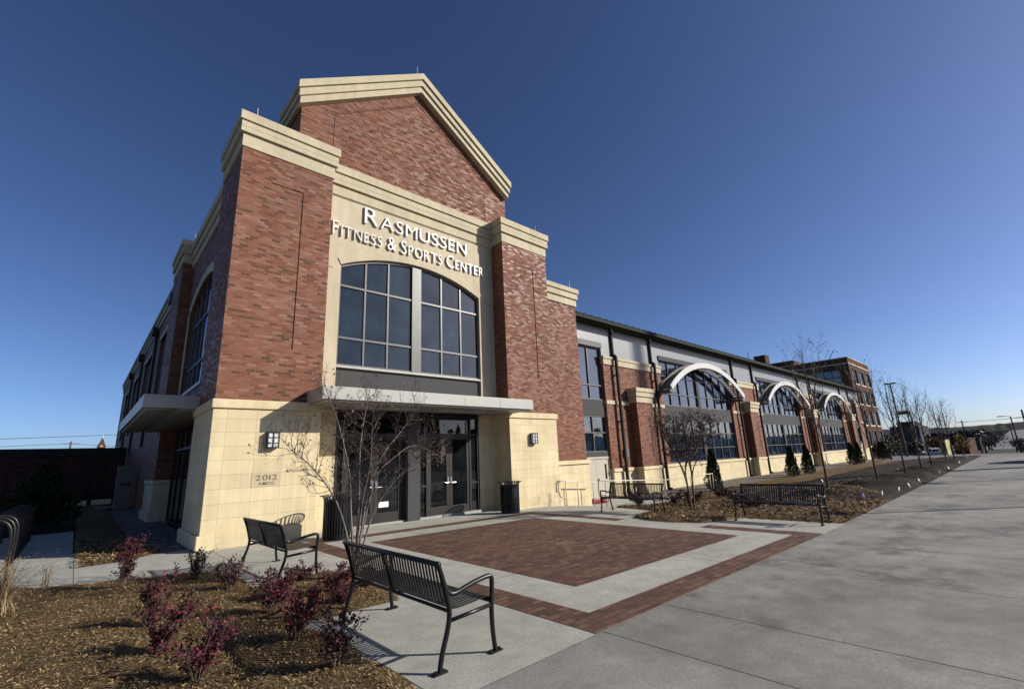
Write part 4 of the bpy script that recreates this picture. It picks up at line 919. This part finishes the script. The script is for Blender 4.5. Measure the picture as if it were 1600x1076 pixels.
# ------------------------------------------------------------------ neighbouring buildings
OX, OY = 82.0, 15.5
t = thing('office_building', 'older brown brick office block of several storeys beyond the wing', 'building', (OX, OY, 0))
rowz = [(10.25, 12.35), (7.2, 9.3), (4.15, 6.25), (1.1, 3.2)]; colx = [(83.3, 86.3), (87.6, 90.6), (91.9, 94.9)]
b = MB(); z1 = 13.95
xs_ = [OX]+[v for c_ in colx for v in c_]+[95.7]
for i in range(0, len(xs_), 2): b.box(xs_[i], xs_[i+1], OY, OY+.4, -.8, z1)
zs_ = [-.8]+[v for r_ in rowz[::-1] for v in r_]+[z1]
for c_ in colx:
    for i in range(0, len(zs_), 2): b.box(c_[0], c_[1], OY, OY+.4, zs_[i], zs_[i+1])
coly = [(16.7, 21.0), (22.5, 26.8), (28.4, 32.7)]
ys_ = [OY+.4]+[v for c_ in coly for v in c_]+[60]
for i in range(0, len(ys_), 2): b.box(OX, OX+.4, ys_[i], ys_[i+1], -.8, z1)
for c_ in coly:
    for i in range(0, len(zs_), 2): b.box(OX, OX+.4, c_[0], c_[1], zs_[i], zs_[i+1])
b.box(OX+.4, 95.69, 59.6, 60, -.8, z1); b.box(95.3, 95.7, OY+.4, 59.6, -.8, z1); b.build('wall', M['old_brick'], t)
MB().box(OX+.2, 95.5, OY+.2, 59.8, 13.3, 13.4).build('roof', M['roof'], t)
bd = MB(); bd.box(OX-.06, 95.76, OY-.06, OY, 13.05, 13.22); bd.box(OX-.06, OX, OY, 60, 13.05, 13.22); bd.box(OX-.1, 95.8, OY-.1, OY+.45, 13.95, 14.07); bd.box(OX-.1, OX+.45, OY+.45, 60, 13.95, 14.07); bd.build('stone_band', M['cornice'], t)
for c_ in colx:
    for r_ in rowz:
        f = MB(); f.box(c_[0], c_[1], OY+.13, OY+.2, r_[0], r_[0]+.1); f.box(c_[0], c_[1], OY+.13, OY+.2, r_[1]-.1, r_[1])
        for k in range(4): x = c_[0]+(c_[1]-c_[0]-.1)*k/3; f.box(x, x+.1, OY+.13, OY+.2, r_[0]+.1, r_[1]-.1)
        f.box(c_[0]+.1, c_[1]-.1, OY+.14, OY+.2, r_[0]+.9, r_[0]+.98)
        w = f.build('window', M['bronze'], t); MB().box(c_[0], c_[1], OY+.17, OY+.18, r_[0], r_[1]).build('window_glass', M['glassp'], w); MB().box(c_[0]-.1, c_[1]+.1, OY-.08, OY+.1, r_[0]-.2, r_[0]-.003).build('sill', M['cornice'], w)
for c_ in coly:
    for r_ in rowz:
        f = MB()
        for k in range(5): y = c_[0]+(c_[1]-c_[0]-.1)*k/4; f.box(OX+.13, OX+.2, y, y+.1, r_[0], r_[1])
        for z in (r_[0], r_[0]+.9, r_[1]-.1): f.box(OX+.14, OX+.19, c_[0]+.1, c_[1]-.1, z, z+.1)
        w = f.build('window', M['bronze'], t); MB().box(OX+.16, OX+.17, c_[0], c_[1], r_[0], r_[1]).build('window_glass', M['glass'], w); MB().box(OX-.08, OX+.1, c_[0]-.1, c_[1]+.1, r_[0]-.2, r_[0]-.003).build('sill', M['cornice'], w)
MB().box(OX+1, 92, 22.8, 32, 13.4, 15.0).build('penthouse', M['old_brick'], t)
MB().box(84, 85.9, 27.2, 29, 13.4, 16.7).box(83.95, 85.95, 27.15, 29.05, 16.7, 16.85).build('chimney', M['old_brick'], t)
MB().tube([(84, 29.8, 13.4), (84, 29.8, 17.9)], .05, 5).tube([(82.5, 18.0, 13.9), (82.4, 17.0, 15.4), (82.4, 16.6, 15.0)], .05, 5).build('aerial', M['pole'], t)
t = thing('grey_building', 'grey flat-roofed building far beyond the parked cars', 'building', (170, 22, 0))
MB().box(170, 190, 19.5, 25.8, -3, 5.6).build('wall', M['concgrey'], t); MB().box(169.8, 186, 20.5, 24, 5.6, 6.8).build('roof', M['roof'], t)
for i in range(3): MB().box(169.95, 170, 20.2+i*1.9, 21.5+i*1.9, 2.8, 4.2).build('window', M['glass'], t)
t = thing('yellow_building', 'small sunlit yellow building behind the young trees', 'building', (120, 10.8, 0))
MB().box(120, 128, 10.5, 11.3, -3, 1.5).build('wall', M['yellow'], t); MB().box(119.9, 128.1, 10.4, 11.4, 1.5, 1.65).build('roof', M['roof'], t); MB().box(119.97, 120, 10.7, 11.1, -.5, 1.0).build('door', M['bronze'], t)
t = thing('brick_building', 'low brown building right of the small yellow one', 'building', (128, 9.4, 0))
MB().box(128.2, 150, 8.0, 10.1, -3, 1.4).build('wall', M['old_brick'], t); MB().box(128.1, 150.1, 7.9, 10.15, 1.4, 1.6).build('roof', M['roof'], t)
for i in range(2): MB().box(128.17, 128.2, 8.4+i*.9, 8.9+i*.9, -.1, 1.1).build('window', M['glass'], t)
t = thing('dark_building', 'dark low commercial building near the street poles', 'building', (200, 13, 0))
MB().box(200, 225, 9.8, 15.5, -3, 1.2).build('wall', M['concgrey'], t); MB().box(199.8, 225.2, 9.6, 15.7, 1.2, 1.5).build('roof', M['concgrey'], t)
for i in range(3): MB().box(199.95, 200, 10.2+i*1.7, 11.4+i*1.7, -.6, .7).build('window', M['glass'], t)
t = thing('church_steeple', 'small church steeple with pointed roof showing over the courtyard wall', 'steeple', (2.62, 110, 0))
MB().box(2.05, 3.2, 109.4, 110.6, 0, 6.7).build('tower', M['old_brick'], t); MB().prism([(2.35, 6.7), (2.89, 6.7), (2.62, 7.1)], 109.2, 109.4).build('gablet', M['cornice'], t)
b = MB(); b.add([(2.0, 109.4, 6.7), (3.25, 109.4, 6.7), (3.25, 110.6, 6.7), (2.0, 110.6, 6.7), (2.62, 110, 8.4)], [(0, 1, 4), (1, 2, 4), (2, 3, 4), (3, 0, 4), (3, 2, 1, 0)]); rf = b.build('spire', M['old_brick'], t)
MB().tube([(2.62, 110, 8.3), (2.62, 110, 8.9)], .05, 5).build('finial', M['white'], rf)

# ------------------------------------------------------------------ street furniture far off
t = thing('lamp_post', 'tall dark lamp post with twin flat heads behind the young trees', 'lamp post', (94.5, 13.0, gz(94.5, 13)))
MB().tube([(94.5, 13, -.8), (94.5, 13, 10.6)], [.14, .10], 8).build('pole', M['pole'], t); MB().box(94.2, 94.8, 12.3, 12.9, 10.5, 10.7).box(94.2, 94.8, 13.1, 13.7, 10.5, 10.7).box(94.45, 94.55, 12.8, 13.2, 10.55, 10.65).build('lamp_head', M['pole'], t)
def cobra(label, x, y, h, arm, group=None, r=.09):
    t = thing('street_light', label, 'street light', (x, y, 0), group=group)
    MB().tube([(x, y, -3), (x, y, h)], [r*1.4, r], 7).build('pole', M['pole'], t)
    MB().tube(arc2([(x, y, h-.05), (x, y+arm*.5, h+.12), (x, y+arm, h+.1)]), r*.5, 5).build('arm', M['pole'], t); MB().box(x-.16, x+.16, y+arm-.1, y+arm+.6*(1 if arm > 0 else -1), h+.04, h+.18).build('lamp_head', M['pole'], t)
cobra('street light with one curved arm in front of the grey building', 120, 16.8, 7.3, -1.4); cobra('taller of the two street lights beyond the walkway end', 118, 1.15, 4.9, 1.0, 'street lights beyond the walkway'); cobra('shorter of the two street lights beyond the walkway end', 150, 2.0, 4.0, 1.0, 'street lights beyond the walkway')
cobra('small street light among the middle young trees', 140, 12.2, 6.3, -.9)
t = thing('billboard', 'billboard on a leaning pole in front of the sky right of the lamp post', 'billboard', (160, 19.4, 0))
MB().box(159.8, 160.2, 19.2, 21.8, 8.4, 9.2).build('panel', M['concgrey'], t); MB().tube([(160, 19.3, -3), (160, 19.3, 8.6)], .16, 6).build('post', M['pole'], t); MB().box(159.75, 159.8, 19.3, 21.7, 8.5, 9.1).build('poster', M['dk'], t)
def upole(label, x, y, h, arms, group=None, along_x=True):
    t = thing('utility_pole', label, 'utility pole', (x, y, 0), group=group); MB().tube([(x, y, -3), (x, y, h)], [.17, .12], 7).build('pole', M['wood_pole'], t)
    for z in arms: MB().box(x-.06 if along_x else x-1.0, x+.06 if along_x else x+1.0, y-1.0 if along_x else y-.06, y+1.0 if along_x else y+.06, z, z+.12).build('crossarm', M['wood_pole'], t)
upole('dark utility pole cut by the right edge of the photo', 112, -.35, 5.7, (4.4,)); upole('utility pole at the tips of the farthest young trees', 160, 10.0, 5.9, (5.4,)); upole('utility pole showing over the courtyard wall', -1.3, 105, 7.4, (7.0,), None, False)
for i, (x, y, h) in enumerate(((150, 7.4, 2.2), (170, 7.6, 2.0), (140, 6.3, 1.7), (190, 7.2, 2.4))): upole(['dark street pole beyond the dark building', 'second dark street pole, behind the first', 'short street pole near the street corner', 'farthest thin street pole'][i], x, y, h, (), 'street poles near the corner')
def wire(label, a, b, sag, r):
    a, b = Vector(a), Vector(b); tag(MB().tube([a.lerp(b, t/16)-Vector((0, 0, sag*4*(t/16)*(1-t/16))) for t in range(17)], r, 4).build('overhead_wire', M['pole']), label, 'wire')
wire('overhead wire from the far pole to the right edge of the photo', (160, 10.0, 5.5), (112, -.35, 4.5), .1, .05)
wire('upper overhead wire above the courtyard wall', (-60, 105, 6.3), (6, 105, 8.6), .3, .05); wire('lower overhead wire above the courtyard wall', (-60, 106, 5.6), (-1.3, 105, 7.1), .4, .04); wire('short overhead wire right of the pole over the courtyard wall', (-1.3, 105, 7.1), (30, 105, 5.0), .3, .04)
# cars
def car(label, x, y, rz, paint, group=None, suv=False):
    t = thing('parked_car', label, 'car', (x, y, gz(x, y)-.02), rz, group); h = 1.72 if suv else 1.45; w = .88
    low = [(-2.2, .28), (2.15, .28), (2.25, .5), (2.2, .78), (1.2, .92), (-2.2, .95), (-2.28, .55)]
    b = MB(); b.prism(low, -w, w, 'y'); b.build('body', paint, t, bevel=.06, world=False)
    top = [(-2.05 if suv else -1.75, .93), (1.15, .90), (.45, h-.06), (.2, h), (-1.4, h), (-1.95 if suv else -1.5, h-.1)]
    c = MB().prism(top, -w+.1, w-.1, 'y').build('cabin', paint, t, bevel=.06, world=False)
    g = MB()
    for s in (-1, 1): y0 = s*(w-.1); g.prism([(-1.75 if suv else -1.4, .99), (.85, .98), (.35, h-.14), (-1.55 if suv else -1.2, h-.14)], min(y0, y0+s*.012), max(y0, y0+s*.012), 'y')
    g.box(-2.07 if suv else -1.76, -2.03 if suv else -1.70, -.65, .65, 1.02, h-.2); g.build('windows', M['glassd'], c, world=False)
    for px in (-1.4, 1.4):
        for s in (-1, 1):
            o = MB(); n = 18; yy = s*w
            o.prism([(px+.33*math.cos(2*math.pi*k/n), .33+.33*math.sin(2*math.pi*k/n)) for k in range(n)], min(yy-s*.2, yy+s*.01), max(yy-s*.2, yy+s*.01), 'y'); wh = o.build('wheel', M['rubber'], t, world=False)
            MB().prism([(px+.2*math.cos(2*math.pi*k/n), .33+.2*math.sin(2*math.pi*k/n)) for k in range(n)], min(yy+s*.01, yy+s*.02), max(yy+s*.01, yy+s*.02), 'y').build('rim', M['steel'], wh, world=False)
    for s in (-1, 1): MB().box(-2.29, -2.22, s*.7-.14, s*.7+.14, .66, .84).build('tail_light', M['red'], t, world=False); MB().box(2.18, 2.25, s*.66-.16, s*.66+.16, .58, .74).build('headlight', M['frost'], t, world=False)
CG = 'cars parked beyond the bed'
car('white parked car behind the row of young trees', 165, 17.2, R(20), M['white'], CG, True); car('blue parked car right of the white one', 168, 15.0, R(25), M['bluecar'], CG); car('dark parked car left of the white one', 168, 21.5, R(60), M['darkcar'], CG, True); car('pale blue parked car half hidden by the evergreens', 150, 23.2, R(90), M['fascia'], CG)
car('dark red car just inside the right edge of the photo', 44.6, -.78, 0, M['redcar'])
# distant leafy trees
def leafy(label, x, y, h, r, mats, rg, n=900, ls=.42, group='distant trees beyond the parking lot', z=-1.3, name='distant_tree'):
    z = gz(x, y)-.05; t = thing(name, label, 'tree', (x, y, z), group=group); b = MB(); cr_ = MB()
    b.tube([(x, y, z), (x, y, z+h*.35), (x+.1, y, z+h*.7)], [r*.09, r*.06, r*.02], 6)
    cl = []
    for k in range(14):
        a = rg.uniform(0, 6.28); q = r*rg.uniform(.2, .8); zz = z+h*rg.uniform(.35, .88); cl.append((x+q*math.cos(a), y+q*math.sin(a), zz, r*rg.uniform(.25, .5)))
        b.tube([(x, y, z+h*.3), (x+q*.6*math.cos(a), y+q*.6*math.sin(a), (zz+z+h*.3)/2), cl[-1][:3]], [r*.04, r*.025, r*.01], 4)
    for k in range(n):
        c_ = rg.choice(cl); v = rvec(rg); v = v.normalized()*c_[3]*rg.random()**.4; cr_.leaf(Vector(c_[:3])+v, ls*rg.uniform(.6, 1.3), rg, rg.choices((0, 1, 2), (4, 3, 2))[0], 0, .6)
    b.build('trunk', M['bark'], t); cr_.build('crown', [M[q] for q in mats], t)
AU = ('au1', 'au2', 'bl2'); OL = ('fw2', 'au3', 'fw1'); DK = ('fw3', 'fw1', 'dk')
for i, (lab, x, y, h, r, ms) in enumerate((('russet autumn tree behind the white and blue cars', 178, 18.4, 6.4, 3.0, AU), ('orange-tinged autumn tree right of the parked cars', 178, 16.6, 5.6, 2.2, AU), ('olive bushy tree right of the conical evergreens', 90, 14.3, 3.4, 1.8, OL),
        ('dark tree next to the brick office corner', 86, 14.6, 3.0, 1.5, DK), ('brownish tree left of the white car', 172, 23.5, 6.4, 3.4, ('bl1', 'au2', 'dk')), ('yellow-green tree at the end of the young tree row', 108, 7.6, 3.6, 1.2, ('au3', 'yl', 'gl')), ('dark spreading tree beside the street at the right edge', 95, .75, 2.2, 1.2, DK),
        ('olive tree behind the dark street poles', 210, 8.5, 4.6, 4.0, OL), ('dark tree at the foot of the ridge, left of the street', 260, 9, 5, 4.5, DK), ('large dark tree far left of the grey building', 140, 21.5, 5.2, 3.2, DK), ('dark tree in front of the grey building', 150, 19.0, 4.0, 3.0, DK))):
    leafy(lab, x, y, h, r, ms, random.Random(200+i), 1000 if r < 3 else 800, .22 if r < 2.5 else .5)
# rows of far woods and, across the street behind the camera, the buildings and trees the glass mirrors
def wood(name, pts, h, n, rg, mats, ls):
    b = MB()
    for k in range(n):
        t = rg.random()*(len(pts)-1); i = min(int(t), len(pts)-2); p = Vector(pts[i]).lerp(Vector(pts[i+1]), t-i); hh = h*(.7+.5*abs(bump2(p.x*.3, p.y*.3, .6)))
        b.leaf(p+Vector((rg.gauss(0, h*.3), rg.gauss(0, h*.3), hh*rg.random()**.7-.5)), ls*rg.uniform(.6, 1.4), rg, rg.choice((0, 1, 2)), 0, .8)
    struct(b.build(name, [M[q] for q in mats]), 'stuff')
wood('far_woodland', [(300, 14, 0), (330, 40, 0), (330, 110, 0)], 5, 5200, random.Random(3), ('fw1', 'fw2', 'fw3'), 1.6)
wood('far_woodland', [(420, -16, 0), (430, -80, 0)], 4.5, 2500, random.Random(4), ('fw1', 'fw2', 'fw3'), 1.8)
wood('tree_belt', [(55, -52, 0), (110, -50, 0), (200, -60, 0), (330, -70, 0)], 8, 4200, random.Random(6), ('dk', 'ev3', 'bl2'), 2.4)
t = thing('warehouse', 'plain brick warehouse across the street, seen only as a reflection', 'building', (34, -52, 0))
MB().box(18, 48, -62, -46, -.5, 9.2).build('wall', M['old_brick'], t); MB().box(17.8, 48.2, -62.2, -45.8, 9.2, 9.6).build('roof', M['roof'], t)
for k in range(6): MB().box(20+k*4.6, 23+k*4.6, -46, -45.95, 2.5, 6.5).build('window', M['glass'], t)
def street_lamp(label, x, y, h):
    t = thing('street_lamp', label, 'street lamp', (x, y, 0), group='street lamps across the walkway'); MB().tube([(x, y, 0), (x, y, h)], [.08, .06], 8).build('pole', M['pole'], t); MB().box(x-.25, x+.25, y-.5, y+.1, h, h+.12).build('lamp_head', M['pole'], t)
street_lamp('near street lamp across the walkway whose shadow crosses the concrete', 25.2, -7.7, 8.0); street_lamp('far street lamp across the walkway whose shadow crosses the concrete', 36.5, -8.4, 8.0)
t = thing('smokestack', 'tall smokestack far across the street whose soft shadow falls on the wing', 'smokestack', (65, -28, 0))
MB().lathe([(.52, -.5), (.42, 44), (.0, 44)], 65, -28, 20).build('shaft', M['old_brick'], t); MB().lathe([(.43, 43), (.52, 43.4), (.52, 44), (.3, 44.02)], 65, -28, 20).build('crown_ring', M['concgrey'], t)
